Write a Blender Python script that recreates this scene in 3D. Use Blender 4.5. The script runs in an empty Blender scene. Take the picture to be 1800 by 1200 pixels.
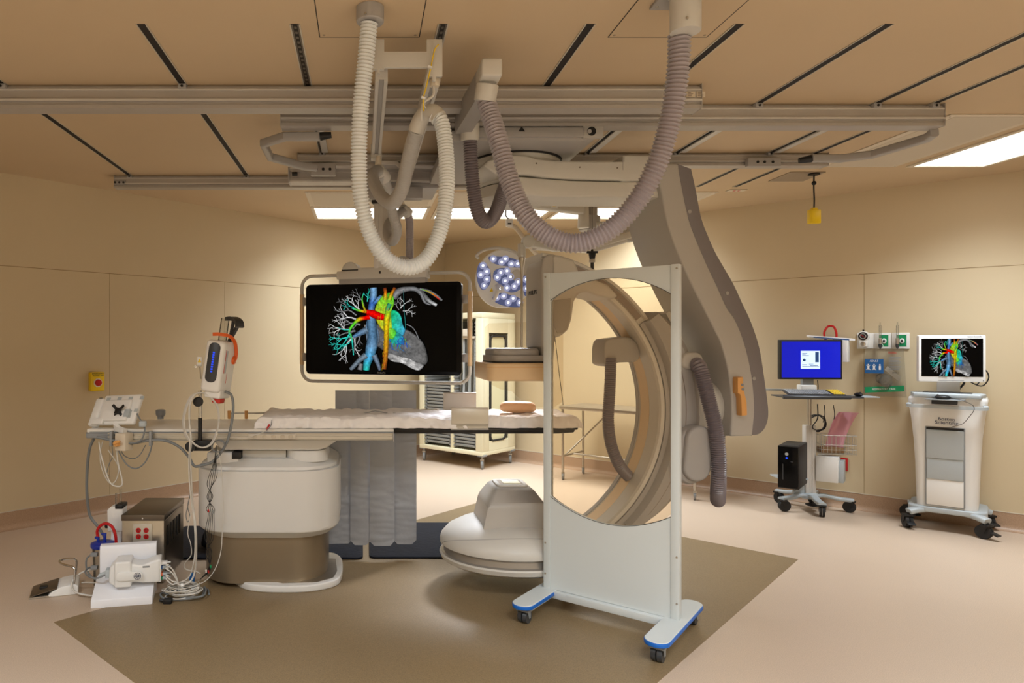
import bpy, bmesh, math, random
from mathutils import Vector, Matrix, Euler, noise
random.seed(7)
PI = math.pi
S = bpy.context.scene
COL = S.collection
# ---------------- camera, world, exposure ----------------
CH = 1.55                      # lens height
F = 1200.0                     # focal length in pixels of an 1800 px wide frame
cd = bpy.data.cameras.new('camera'); cam = bpy.data.objects.new('camera', cd); COL.objects.link(cam)
cd.sensor_width = 36; cd.lens = 24.0; cd.shift_x = 262/1800; cd.shift_y = 2/1800; cd.clip_start = .05
cam.location = (0, 0, CH); cam.rotation_euler = (PI/2, 0, 0)
S.camera = cam
w = bpy.data.worlds.new('world'); S.world = w; w.use_nodes = True
w.node_tree.nodes['Background'].inputs[0].default_value = (1, .93, .82, 1)
w.node_tree.nodes['Background'].inputs[1].default_value = .25
S.view_settings.view_transform = 'Standard'; S.view_settings.look = 'None'
S.view_settings.gamma = 1; S.view_settings.exposure = 0.0
LIGHT = 36                    # strength of the recessed ceiling lights in view
LIGHT_NEAR = 57               # of the ones above and behind the camera
ZC = 2.95

def P(px, py, D): return Vector(((px-638)/F*D, D, CH-(py-602)/F*D))
def PZ(px, py, z):
    D = (CH-z)*F/(py-602); return Vector(((px-638)/F*D, D, z))
def lin(h):
    if isinstance(h, str):
        c = [int(h[i:i+2], 16)/255 for i in (0, 2, 4)]
    else: c = [v/255 for v in h]
    return tuple((v/12.92 if v <= .04045 else ((v+.055)/1.055)**2.4) for v in c)+(1,)

# ---------------- materials ----------------
MATS = {}
def mat(name, col, rough=.5, metal=0, spec=.5, var=0, vscale=30, bump=0, bscale=60, emit=0, ecol=None, coat=0, alpha=None, trans=0, sheen=0):
    m = bpy.data.materials.new(name); m.use_nodes = True
    nt = m.node_tree; b = nt.nodes['Principled BSDF']; L = nt.links
    c = lin(col)
    b.inputs['Base Color'].default_value = c; b.inputs['Roughness'].default_value = rough
    b.inputs['Metallic'].default_value = metal; b.inputs['Specular IOR Level'].default_value = spec
    if coat: b.inputs['Coat Weight'].default_value = coat; b.inputs['Coat Roughness'].default_value = .15
    if alpha: b.inputs['Alpha'].default_value = alpha
    if trans: b.inputs['Transmission Weight'].default_value = trans
    if var or bump:
        tc = nt.nodes.new('ShaderNodeTexCoord')
    if var:
        n = nt.nodes.new('ShaderNodeTexNoise'); n.inputs['Scale'].default_value = vscale; n.inputs['Detail'].default_value = 4
        L.new(tc.outputs['Object'], n.inputs['Vector'])
        r = nt.nodes.new('ShaderNodeMapRange'); r.inputs[1].default_value = .3; r.inputs[2].default_value = .7
        r.inputs[3].default_value = 1-var; r.inputs[4].default_value = 1+var
        L.new(n.outputs['Fac'], r.inputs[0])
        mx = nt.nodes.new('ShaderNodeVectorMath'); mx.operation = 'SCALE'
        mx.inputs[0].default_value = c[:3]; L.new(r.outputs[0], mx.inputs['Scale'])
        L.new(mx.outputs[0], b.inputs['Base Color'])
    if bump:
        n2 = nt.nodes.new('ShaderNodeTexNoise'); n2.inputs['Scale'].default_value = bscale; n2.inputs['Detail'].default_value = 3
        L.new(tc.outputs['Object'], n2.inputs['Vector'])
        bp = nt.nodes.new('ShaderNodeBump'); bp.inputs['Strength'].default_value = bump; bp.inputs['Distance'].default_value = .01
        L.new(n2.outputs['Fac'], bp.inputs['Height']); L.new(bp.outputs[0], b.inputs['Normal'])
    if emit:
        b.inputs['Emission Color'].default_value = lin(ecol or col); b.inputs['Emission Strength'].default_value = emit
    MATS[name] = m
    return m
def glassy(name, col, tint=.04, gloss=.12, rough=.02):
    m = bpy.data.materials.new(name); m.use_nodes = True; nt = m.node_tree; nt.nodes.clear(); L = nt.links
    out = nt.nodes.new('ShaderNodeOutputMaterial'); mx = nt.nodes.new('ShaderNodeMixShader')
    tr = nt.nodes.new('ShaderNodeBsdfTransparent'); tr.inputs[0].default_value = lin(col)
    gl = nt.nodes.new('ShaderNodeBsdfGlossy'); gl.inputs['Roughness'].default_value = rough
    df = nt.nodes.new('ShaderNodeBsdfDiffuse'); df.inputs[0].default_value = lin('c8c0b0')
    m2 = nt.nodes.new('ShaderNodeMixShader'); m2.inputs[0].default_value = tint
    L.new(tr.outputs[0], m2.inputs[1]); L.new(df.outputs[0], m2.inputs[2])
    fr = nt.nodes.new('ShaderNodeFresnel'); fr.inputs[0].default_value = 1.3
    mu = nt.nodes.new('ShaderNodeMath'); mu.operation = 'MULTIPLY'; mu.inputs[1].default_value = gloss*8; mu.use_clamp = True
    L.new(fr.outputs[0], mu.inputs[0]); L.new(mu.outputs[0], mx.inputs[0])
    L.new(m2.outputs[0], mx.inputs[1]); L.new(gl.outputs[0], mx.inputs[2]); L.new(mx.outputs[0], out.inputs[0])
    MATS[name] = m; return m
def speckle(name, c1, c2, rough, scale=260):
    m = bpy.data.materials.new(name); m.use_nodes = True; nt = m.node_tree; L = nt.links; b = nt.nodes['Principled BSDF']
    tc = nt.nodes.new('ShaderNodeTexCoord'); n = nt.nodes.new('ShaderNodeTexNoise'); n.inputs['Scale'].default_value = scale; n.inputs['Detail'].default_value = 2
    L.new(tc.outputs['Object'], n.inputs['Vector'])
    cr = nt.nodes.new('ShaderNodeValToRGB'); cr.color_ramp.elements[0].position = .38; cr.color_ramp.elements[1].position = .62
    cr.color_ramp.elements[0].color = lin(c1); cr.color_ramp.elements[1].color = lin(c2)
    L.new(n.outputs['Fac'], cr.inputs[0])
    n2 = nt.nodes.new('ShaderNodeTexNoise'); n2.inputs['Scale'].default_value = 1.3; n2.inputs['Detail'].default_value = 3
    L.new(tc.outputs['Object'], n2.inputs['Vector'])
    r = nt.nodes.new('ShaderNodeMapRange'); r.inputs[3].default_value = .95; r.inputs[4].default_value = 1.05; L.new(n2.outputs['Fac'], r.inputs[0])
    sc = nt.nodes.new('ShaderNodeVectorMath'); sc.operation = 'SCALE'; L.new(cr.outputs[0], sc.inputs[0]); L.new(r.outputs[0], sc.inputs['Scale'])
    L.new(sc.outputs[0], b.inputs['Base Color'])
    r2 = nt.nodes.new('ShaderNodeMapRange'); r2.inputs[3].default_value = rough-.06; r2.inputs[4].default_value = rough+.08; L.new(n2.outputs['Fac'], r2.inputs[0])
    L.new(r2.outputs[0], b.inputs['Roughness'])
    bp = nt.nodes.new('ShaderNodeBump'); bp.inputs['Strength'].default_value = .06; bp.inputs['Distance'].default_value = .002
    L.new(n.outputs['Fac'], bp.inputs['Height']); L.new(bp.outputs[0], b.inputs['Normal'])
    MATS[name] = m; return m
speckle('floor_vinyl', 'bca792', 'cfb9a3', .40)
speckle('floor_brown', '7e6a4c', '927c5c', .40)
speckle('cove_vinyl', 'a3846a', 'b89a7e', .45)
mat('wall_paint', 'cebc9b', .55, var=.015, vscale=2)
mat('ceiling_paint', 'cab290', .6, var=.015, vscale=2)
mat('seam', '8f7650', .6)
mat('trim_metal', 'd8d2c6', .35, metal=.3)
mat('rail_alu', 'b4aea8', .45, metal=.25, var=.03, vscale=8)
mat('rail_alu_light', 'd2cec8', .42, metal=.15)
mat('rail_alu_dark', '8c8074', .5, metal=.3)
mat('black', '141314', .5)
mat('black_rubber', '201f20', .65, bump=.1, bscale=80)
mat('black_gloss', '08080a', .2, spec=.15)
mat('slot_dark', '1d1715', .7)
mat('perforated', 'd2c6b2', .6, bump=.4, bscale=400)
mat('white_frame', 'd8ccb8', .5)
mat('light_panel', 'ffffff', .5, emit=2.2, ecol='fffaf2')
mat('light_near', 'ffffff', .5, emit=2.2, ecol='fffaf2')
mat('hose_white', 'dfe2e2', .32, coat=.25)
mat('hose_cream', 'b2afab', .4, coat=.15)
mat('hose_purple', 'a39a9e', .3, coat=.3)
mat('hose_dark', '7c7378', .35, coat=.2)
mat('carm_grey', 'b4afa8', .42, var=.012, vscale=5)
mat('carm_light', 'ccc8c0', .42, var=.012, vscale=5)
mat('carm_mid', 'a5a19e', .42)
mat('carm_purple', '7c7678', .42)
mat('carm_beige', 'e2c398', .4)
mat('carm_track', '85776c', .3, metal=.4)
mat('table_white', 'e0deda', .38, var=.01, vscale=5)
mat('table_bronze', '90816b', .33, metal=.55, var=.03, vscale=3)
mat('table_top_white', 'e8e4dc', .3)
mat('steel', 'bcb6ac', .28, metal=.9, var=.04, vscale=20)
mat('steel_dark', '6b6258', .35, metal=.8)
mat('chrome', 'd8d8d8', .12, metal=1)
mat('carbon', '1c1a1c', .35)
mat('sheet', 'f2eeec', .8, bump=.15, bscale=25)
mat('lead_grey', 'a8abb2', .38, bump=.25, bscale=18)
mat('foam_orange', 'e6b78c', .6, bump=.1)
mat('mat_navy', '1a1d28', .8, spec=.2, bump=.35, bscale=30, var=.15, vscale=12)
mat('shield_white', 'd3d9d9', .38, bump=.02, bscale=500)
mat('shield_blue', '1268c8', .35)
glassy('acrylic', 'faf4ea', .03, .08)
glassy('clear_film', 'f2f2f0', .12, .25, .12)
glassy('clear_acrylic', 'faf6f0', .02, .10)
mat('white_plastic', 'ecebe8', .32)
mat('white_powder', 'f0f0f4', .4)
mat('grey_plastic', '8d9092', .4)
mat('dark_plastic', '3a3c40', .35)
mat('grey_light', 'b4bcc0', .38)
mat('orange', 'e2621e', .35)
mat('orange_tan', 'e0a45e', .4)
mat('red', 'c01418', .3)
mat('blue_lid', '14309c', .3)
mat('yellow', 'f0cc08', .4)
mat('green', '0c8c58', .4)
mat('blue_label', '1c5c98', .4)
mat('cream_cabinet', 'e6dfc0', .42)
mat('cream_panel', 'dcd6b0', .5)
mat('cable_grey', '7c8082', .45)
mat('cable_white', 'd4d0c8', .45)
mat('cable_black', '1a1a1c', .45)
mat('pink_film', 'e8a8b8', .25, alpha=.8)
mat('cardboard', '8a6a48', .8)
mat('lens_blue', '626e9c', .25, emit=.16, ecol='6c80c8')
mat('lens_glass', 'b4c0ee', .1, emit=.22, ecol='c4d0ff')
mat('led', 'ffffff', .2, emit=1.3, ecol='e6ecff')
mat('screen_blue', '0a1ed0', .2, emit=.35, ecol='0816c8')
mat('screen_black', '020203', .25, spec=.08)
mat('screen_window', 'c8dcf4', .3, emit=.75, ecol='c4dcf4')
mat('ink', '26262a', .5)
mat('ink_blue', '24508c', .5)
mat('navy_ink', '2c3458', .5)
mat('sign_red', 'c83020', .5)
mat('wire', 'b8b4ac', .35, metal=.6)
mat('plate_grey', '9c8c78', .5)
mat('emit_blue', '1440e0', .3, emit=.8, ecol='1848ff')
mat('warm_lamp', 'f0e0c0', .4)
mat('silver_band', 'a29c94', .3, metal=.5)
mat('catheter', 'b4b4b0', .45)
mat('bin_grey', '8a8a86', .5)
mat('cream_steel', 'c9c2b4', .35, metal=.3)
def vcol_screen():
    m = bpy.data.materials.new('picture_light'); m.use_nodes = True; nt = m.node_tree; nt.nodes.clear(); L = nt.links
    a = nt.nodes.new('ShaderNodeVertexColor'); a.layer_name = 'Col'
    tc = nt.nodes.new('ShaderNodeTexCoord'); n = nt.nodes.new('ShaderNodeTexNoise'); n.inputs['Scale'].default_value = 55; n.inputs['Detail'].default_value = 6; n.inputs['Roughness'].default_value = .7
    L.new(tc.outputs['Object'], n.inputs['Vector'])
    r = nt.nodes.new('ShaderNodeMapRange'); r.inputs[1].default_value = .3; r.inputs[2].default_value = .7; r.inputs[3].default_value = .55; r.inputs[4].default_value = 1.35; L.new(n.outputs['Fac'], r.inputs[0])
    e = nt.nodes.new('ShaderNodeEmission'); L.new(a.outputs[0], e.inputs[0]); L.new(r.outputs[0], e.inputs[1])
    o = nt.nodes.new('ShaderNodeOutputMaterial'); L.new(e.outputs[0], o.inputs[0]); MATS['picture_light'] = m
vcol_screen()

# ---------------- mesh builder ----------------
def catmull(pts, n=10, closed=False):
    pts = [Vector(p) for p in pts]
    if len(pts) < 3: return [pts[0].lerp(pts[1], i/n) for i in range(n+1)]
    out = []; m = len(pts)
    rng = m if closed else m-1
    for i in range(rng):
        if closed: p0, p1, p2, p3 = pts[i-1], pts[i], pts[(i+1) % m], pts[(i+2) % m]
        else:
            p1, p2 = pts[i], pts[i+1]
            p0 = pts[i-1] if i else p1*2-p2; p3 = pts[i+2] if i+2 < m else p2*2-p1
        for k in range(n):
            t = k/n
            out.append(.5*((2*p1)+(p2-p0)*t+(2*p0-5*p1+4*p2-p3)*t*t+(3*p1-p0-3*p2+p3)*t**3))
    if not closed: out.append(pts[-1].copy())
    return out
def resample(pts, step):
    L = [0]
    for a, b in zip(pts, pts[1:]): L.append(L[-1]+(b-a).length)
    n = max(2, int(L[-1]/step)); out = []; j = 0
    for i in range(n+1):
        d = L[-1]*i/n
        while j < len(L)-2 and L[j+1] < d: j += 1
        seg = L[j+1]-L[j] or 1e-9
        out.append(pts[j].lerp(pts[j+1], (d-L[j])/seg))
    return out
class MB:
    def __init__(s): s.bm = bmesh.new()
    def _bev(s, faces, bev, seg=2, ang=30):
        if bev <= 0: return
        es = {e for f in faces for e in f.edges}
        es = [e for e in es if len(e.link_faces) == 2 and e.calc_face_angle(0) > math.radians(ang)]
        bmesh.ops.bevel(s.bm, geom=es, offset=bev, segments=seg, affect='EDGES', profile=.5, clamp_overlap=True)
    def mesh(s, vs, fs, bev=0, seg=2, M=None, ang=30):
        V = [s.bm.verts.new((M @ Vector(v)) if M else v) for v in vs]
        Fs = []
        for f in fs:
            try: Fs.append(s.bm.faces.new([V[i] for i in f]))
            except ValueError: pass
        bmesh.ops.recalc_face_normals(s.bm, faces=Fs)
        s._bev(Fs, bev, seg, ang); return s
    def box(s, x0, x1, y0, y1, z0, z1, bev=0, seg=2, M=None):
        vs = [(x, y, z) for x in (x0, x1) for y in (y0, y1) for z in (z0, z1)]
        return s.mesh(vs, [(0, 1, 3, 2), (4, 6, 7, 5), (0, 4, 5, 1), (2, 3, 7, 6), (0, 2, 6, 4), (1, 5, 7, 3)], bev, seg, M)
    def obox(s, c, size, rot=(0, 0, 0), bev=0, seg=2):
        M = Matrix.Translation(c) @ Euler([math.radians(a) for a in rot]).to_matrix().to_4x4()
        x, y, z = [v/2 for v in size]; return s.box(-x, x, -y, y, -z, z, bev, seg, M)
    def prism(s, pts, a, b, ax='y', bev=0, seg=2, M=None, ang=30):
        def q(u, v, w):
            return {'y': (u, w, v), 'z': (u, v, w), 'x': (w, u, v)}[ax]
        n = len(pts)
        vs = [q(u, v, a) for u, v in pts]+[q(u, v, b) for u, v in pts]
        fs = [tuple(range(n)), tuple(range(2*n-1, n-1, -1))]+[(i, (i+1) % n, n+(i+1) % n, n+i) for i in range(n)]
        return s.mesh(vs, fs, bev, seg, M, ang)
    def cyl(s, p0, p1, r0, r1=None, seg=24, bev=0):
        r1 = r0 if r1 is None else r1
        p0, p1 = Vector(p0), Vector(p1); d = (p1-p0); q = d.normalized()
        u = q.orthogonal().normalized(); v = q.cross(u)
        vs = [p0+(u*math.cos(t)+v*math.sin(t))*r0 for t in [2*PI*i/seg for i in range(seg)]]
        vs += [p1+(u*math.cos(t)+v*math.sin(t))*r1 for t in [2*PI*i/seg for i in range(seg)]]
        fs = [tuple(range(seg)), tuple(range(2*seg-1, seg-1, -1))]+[(i, (i+1) % seg, seg+(i+1) % seg, seg+i) for i in range(seg)]
        return s.mesh(vs, fs, bev, 2)
    def sweep(s, pts, prof, rfun=None, closed=False, up=None, caps=True):
        pts = [Vector(p) for p in pts]; n = len(pts); k = len(prof)
        T = []
        for i in range(n):
            a = pts[i-1] if (i or closed) else pts[i]; b = pts[(i+1) % n] if (i < n-1 or closed) else pts[i]
            T.append((b-a).normalized())
        if up: N = Vector(up)-T[0]*T[0].dot(Vector(up)); N.normalize()
        else: N = T[0].orthogonal().normalized()
        rows = []
        for i in range(n):
            if i:
                if up: N = Vector(up)
                N = N-T[i]*T[i].dot(N)
                N = N.normalized() if N.length > 1e-6 else T[i].orthogonal().normalized()
            B = T[i].cross(N); r = rfun(i) if rfun else 1
            rows.append([s.bm.verts.new(pts[i]+(N*x+B*y)*r) for x, y in prof])
        Fs = []
        for i in range(n if closed else n-1):
            A, Bn = rows[i], rows[(i+1) % n]
            for j in range(k): Fs.append(s.bm.faces.new((A[j], A[(j+1) % k], Bn[(j+1) % k], Bn[j])))
        if caps and not closed:
            Fs.append(s.bm.faces.new(rows[0][::-1])); Fs.append(s.bm.faces.new(rows[-1]))
        bmesh.ops.recalc_face_normals(s.bm, faces=Fs)
        return s
    def tube(s, pts, r, seg=8, n=8, smooth=True, closed=False):
        p = catmull(pts, n, closed) if smooth else [Vector(q) for q in pts]
        return s.sweep(p, [(r*math.cos(2*PI*i/seg), r*math.sin(2*PI*i/seg)) for i in range(seg)], closed=closed)
    def hose(s, pts, r, pitch=.012, amp=.10, seg=22):
        p = resample(catmull(pts, 14), pitch/4)
        f = [1+amp/2, 1-amp/4, 1-amp, 1-amp/4]
        return s.sweep(p, [(r*math.cos(2*PI*i/seg), r*math.sin(2*PI*i/seg)) for i in range(seg)], rfun=lambda i: f[i % 4])
    def bar(s, pts, w, h, smooth=False, closed=False, up=(0, 0, 1), n=8):
        p = catmull(pts, n, closed) if smooth else pts
        return s.sweep(p, [(h/2, w/2), (-h/2, w/2), (-h/2, -w/2), (h/2, -w/2)], closed=closed, up=up)
    def lathe(s, prof, c=(0, 0, 0), axis=(0, 0, 1), seg=40, sx=1, sy=1, a0=0, a1=2*PI, cap=True):
        q = Vector(axis).normalized()
        if abs(q.z) > .99: u, v = Vector((1, 0, 0)), Vector((0, 1, 0))
        else: u = Vector((0, 0, 1)).cross(q).normalized(); v = q.cross(u)
        full = abs(a1-a0-2*PI) < 1e-6; m = seg if full else seg+1
        rows = []
        for r, z in prof:
            rows.append([s.bm.verts.new(Vector(c)+q*z+(u*math.cos(a0+(a1-a0)*i/seg)*sx+v*math.sin(a0+(a1-a0)*i/seg)*sy)*max(r, 1e-4)) for i in range(m)])
        Fs = []
        for A, B in zip(rows, rows[1:]):
            for i in range(seg): Fs.append(s.bm.faces.new((A[i], A[(i+1) % m], B[(i+1) % m], B[i])))
        if full and cap:
            Fs.append(s.bm.faces.new(rows[0][::-1])); Fs.append(s.bm.faces.new(rows[-1]))
        bmesh.ops.recalc_face_normals(s.bm, faces=Fs)
        return s
    def ball(s, c, r, sc=(1, 1, 1)):
        M = Matrix.Translation(c) @ Matrix.Diagonal((sc[0], sc[1], sc[2], 1))
        bmesh.ops.create_uvsphere(s.bm, u_segments=20, v_segments=12, radius=r, matrix=M); return s
    def grid(s, fn, nu, nv, thick=0):
        R = [[s.bm.verts.new(fn(i/nu, j/nv)) for j in range(nv+1)] for i in range(nu+1)]
        Fs = [s.bm.faces.new((R[i][j], R[i+1][j], R[i+1][j+1], R[i][j+1])) for i in range(nu) for j in range(nv)]
        bmesh.ops.recalc_face_normals(s.bm, faces=Fs)
        if thick: bmesh.ops.solidify(s.bm, geom=Fs, thickness=thick)
        return s
    def arc_sector(s, frame, prof, t0, t1, n=48):
        """prof = closed list of (r, n); frame(r, t, n) -> point"""
        rows = [[s.bm.verts.new(frame(r, t0+(t1-t0)*i/n, q)) for r, q in prof] for i in range(n+1)]
        Fs = []; k = len(prof)
        for A, B in zip(rows, rows[1:]):
            for j in range(k): Fs.append(s.bm.faces.new((A[j], A[(j+1) % k], B[(j+1) % k], B[j])))
        Fs.append(s.bm.faces.new(rows[0][::-1])); Fs.append(s.bm.faces.new(rows[-1]))
        bmesh.ops.recalc_face_normals(s.bm, faces=Fs); return s
def rrect(x0, x1, y0, y1, r, n=6):
    out = []
    for cx, cy, a in ((x1-r, y1-r, 0), (x0+r, y1-r, 90), (x0+r, y0+r, 180), (x1-r, y0+r, 270)):
        for i in range(n+1):
            t = math.radians(a+90*i/n); out.append((cx+r*math.cos(t), cy+r*math.sin(t)))
    return out

WM = {}
def mkobj(name, mb, m, M=None, smooth=35):
    me = bpy.data.meshes.new(name)
    mb.bm.to_mesh(me); mb.bm.free()
    if M: me.transform(M)
    me.materials.append(MATS[m]); 
    if smooth:
        me.polygons.foreach_set('use_smooth', [True]*len(me.polygons)); me.set_sharp_from_angle(angle=math.radians(smooth))
    o = bpy.data.objects.new(name, me); COL.objects.link(o); return o
def tag(o, label, cat, group=None, kind=None):
    o['label'] = label; o['category'] = cat
    if group: o['group'] = group
    if kind: o['kind'] = kind
    return o
def thing(name, label, cat, loc=(0, 0, 0), rz=0, group=None):
    o = bpy.data.objects.new(name, None); COL.objects.link(o); o.empty_display_size = .1
    o.location = loc; o.rotation_euler = (0, 0, math.radians(rz))
    WM[o.name] = Matrix.Translation(loc) @ Matrix.Rotation(math.radians(rz), 4, 'Z')
    return tag(o, label, cat, group)
def part(name, mb, m, parent, W=False, label=None, smooth=35):
    Mx = WM[parent.name]
    o = mkobj(name, mb, m, Mx.inverted() if W else None, smooth); o.parent = parent; WM[o.name] = Mx
    if label: o['label'] = label
    return o
def solo(name, mb, m, label, cat, group=None, smooth=35, kind=None):
    vs = [v.co for v in mb.bm.verts]
    c = Vector(((min(v.x for v in vs)+max(v.x for v in vs))/2, (min(v.y for v in vs)+max(v.y for v in vs))/2, min(v.z for v in vs)))
    o = mkobj(name, mb, m, Matrix.Translation(-c), smooth); o.location = c
    WM[o.name] = Matrix.Translation(c)
    return tag(o, label, cat, group, kind)
def struct(name, mb, m, smooth=35):
    o = mkobj(name, mb, m, None, smooth); o['kind'] = 'structure'; WM[o.name] = Matrix(); return o
def textmesh(body, size, M, mat_, parent, name='lettering', ext=.0006, W=False, sx=1, align='CENTER', bold=0):
    cu = bpy.data.curves.new('t', 'FONT'); cu.body = body; cu.size = size; cu.extrude = ext; cu.align_x = align; cu.align_y = 'CENTER'; cu.offset = bold; cu.resolution_u = 3
    o = bpy.data.objects.new('t', cu); COL.objects.link(o)
    dg = bpy.context.evaluated_depsgraph_get(); me = bpy.data.meshes.new_from_object(o.evaluated_get(dg))
    bpy.data.objects.remove(o); bpy.data.curves.remove(cu)
    me.transform(Matrix.Diagonal((sx, 1, 1, 1))); me.transform(M)
    if W: me.transform(WM[parent.name].inverted())
    me.name = name; me.materials.clear(); me.materials.append(MATS[mat_])
    o = bpy.data.objects.new(name, me); COL.objects.link(o); o.parent = parent; WM[o.name] = WM[parent.name]; return o
def TM(loc, rx=90, rz=0, rot=0):
    """text lying in a vertical plane facing -Y (rz=0), turned about Z by rz"""
    return Matrix.Translation(loc) @ Matrix.Rotation(math.radians(rz), 4, 'Z') @ Matrix.Rotation(math.radians(rx), 4, 'X') @ Matrix.Rotation(math.radians(rot), 4, 'Z')
def screw(pl, par, r=.004, d=(0, -1, 0), nm='screw', m='steel'):
    for p in pl: part(nm, MB().cyl(p, Vector(p)+Vector(d)*.003, r, r*.8, 10), m, par)
def caster(par, x, y, r=.045, w=.022, top=.1, rz=0, twin=True, m='black_rubber', brake=False, hub='grey_plastic'):
    """a caster under the point x, y (local), as part > wheel"""
    c, s_ = math.cos(math.radians(rz)), math.sin(math.radians(rz))
    ax = Vector((c, s_, 0)); bk = Vector((-s_, c, 0))
    o = Vector((x, y, 0)); wc = o+bk*r*.45+Vector((0, 0, r))
    b = MB().cyl(o+Vector((0, 0, r*1.7)), o+Vector((0, 0, top)), .009, .009, 12)
    for sg in (-1, 1):
        p = wc+ax*sg*(w*.62)
        b.prism([(-r*.7, r*1.0), (-r*.25, -r*.15), (r*.2, -r*.15), (r*.25, r*1.0)], -.0015, .0015, 'x', 0, 1,
                Matrix(((ax.x, bk.x, 0, p.x), (ax.y, bk.y, 0, p.y), (0, 0, 1, r), (0, 0, 0, 1))))
    b.obox(o+bk*r*.15+Vector((0, 0, r*1.95)), (w*1.5, r*1.1, r*.3), (0, 0, rz), .003)
    if brake: b.obox(wc-bk*r*1.35+Vector((0, 0, -r*.1)), (w*1.1, r*.9, .012), (20, 0, rz), .003)
    cp = part('caster', b, hub, par)
    wb = MB()
    if twin:
        for sg in (-1, 1):
            c0 = wc+ax*sg*w*.06; c1 = wc+ax*sg*w*.5
            wb.cyl(c0, c1, r, r*.94, 28)
    else: wb.cyl(wc-ax*w*.5, wc+ax*w*.5, r, r, 28, .003)
    part('wheel', wb, m, cp)
    return cp
# ================= THE ROOM =================
U1, V1 = 10.95, 8.60            # u = x+y (right wall), v = y-x (left wall)
U0, V0 = -3.2, -4.2
def UV(u, v, z=0): return Vector(((u-v)/2, (u+v)/2, z))
MR = Matrix.Rotation(math.radians(-45), 4, 'Z')       # local x along the right wall, local y into it
h = math.sqrt(.5)
def wall_slab(name, a, b, thick):
    a, b = Vector(a), Vector(b); d = (b-a).normalized(); nrm = Vector((-d.y, d.x, 0))*thick
    e = MB(); e.mesh([a, b, b+nrm, a+nrm, a+Vector((0, 0, ZC)), b+Vector((0, 0, ZC)), b+nrm+Vector((0, 0, ZC)), a+nrm+Vector((0, 0, ZC))],
       [(0, 1, 2, 3), (4, 5, 6, 7), (0, 1, 5, 4), (1, 2, 6, 5), (2, 3, 7, 6), (3, 0, 4, 7)])
    return struct(name, e, 'wall_paint')
wall_slab('wall_left', UV(U0, V1), UV(U1, V1), .12)
wall_slab('wall_right', UV(U1, V1), UV(U1, V0), .12)
wall_slab('wall_back', UV(U1, V0), UV(U0, V0), .12)
wall_slab('wall_near', UV(U0, V0), UV(U0, V1), .12)
def floor_poly(e, us, vs_, z0, z1):
    c = [UV(us[0], vs_[0]), UV(us[1], vs_[0]), UV(us[1], vs_[1]), UV(us[0], vs_[1])]
    e.prism([(p.x, p.y) for p in c], z0, z1, 'z')
e = MB(); floor_poly(e, (U0-.1, U1+.1), (V0-.1, V1+.1), -.08, 0); struct('floor', e, 'floor_vinyl')
e = MB(); floor_poly(e, (2.07, 8.0), (1.77, 5.5), 0, .0015); struct('trim_1', e, 'floor_brown')
e = MB(); floor_poly(e, (U0-.1, U1+.1), (V0-.1, V1+.1), ZC, ZC+.08); struct('ceiling', e, 'ceiling_paint')
# coved base: swept profile with a metal cap strip
def cove(name, a, b, inward):
    a, b = Vector(a), Vector(b); i = Vector(inward).normalized()
    prof = [(0, .148), (.004, .148), (.006, .05)]+[(.006+.044*(1-math.cos(t)), .05-.048*math.sin(t)) for t in [PI/2*k/6 for k in range(1, 7)]]+[(.05, 0), (0, 0)]
    e = MB(); n = len(prof)
    vs = [a+i*p+Vector((0, 0, z)) for p, z in prof]+[b+i*p+Vector((0, 0, z)) for p, z in prof]
    e.mesh(vs, [tuple(range(n)), tuple(range(2*n-1, n-1, -1))]+[(k, (k+1) % n, n+(k+1) % n, n+k) for k in range(n)])
    struct(name, e, 'cove_vinyl')
    e = MB(); d = (b-a); prof = [(0, .148), (.006, .148), (.006, .153), (0, .153)]; n = 4
    vs = [a+i*p+Vector((0, 0, z)) for p, z in prof]+[b+i*p+Vector((0, 0, z)) for p, z in prof]
    e.mesh(vs, [(0, 1, 2, 3), (7, 6, 5, 4)]+[(k, (k+1) % n, n+(k+1) % n, n+k) for k in range(n)]); return e
e = cove('baseboard_left', UV(U0, V1), UV(U1, V1), (1, -1, 0)); struct('trim_2', e, 'trim_metal')
e = cove('baseboard_right', UV(U1, V1), UV(U1, V0), (-1, -1, 0)); struct('trim_3', e, 'trim_metal')
# panel seams of the wall cladding
def wl(s, z, off=0): p = UV(s, V1-off*1.414, z); return p      # s = u along the left wall
def wr(s, z, off=0): p = UV(U1-off*1.414, s, z); return p      # s = v along the right wall
tn = 4
def seam(a, b, inward, wd=.004, vert=False):
    global tn
    i = Vector(inward).normalized()*.0012; a, b = Vector(a), Vector(b)
    if vert: sd = Vector((i.y, -i.x, 0)).normalized()*wd/2
    else: sd = Vector((0, 0, wd/2))
    e = MB(); vs = [a-sd, b-sd, b+sd, a+sd]; vs += [v+i for v in vs]
    e.mesh(vs, [(0, 1, 2, 3), (4, 5, 6, 7), (0, 1, 5, 4), (1, 2, 6, 5), (2, 3, 7, 6), (3, 0, 4, 7)])
    struct('trim_%d' % tn, e, 'seam'); tn += 1
seam(wl(U0, 2.185), wl(U1, 2.185), (1, -1, 0), .005); seam(wr(V0, 2.185), wr(V1, 2.185), (-1, -1, 0), .005)
def uL(px): k = (px-638)/F; D = V1/(1-k); return D*(1+k)
def vR(px): k = (px-638)/F; D = U1/(1+k); return D*(1-k)
for px in (193, 395): seam(wl(uL(px), .153), wl(uL(px), 2.185), (1, -1, 0), .003, True)
for px in (1519,): seam(wr(vR(px), .153), wr(vR(px), 2.185), (-1, -1, 0), .003, True)

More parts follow.
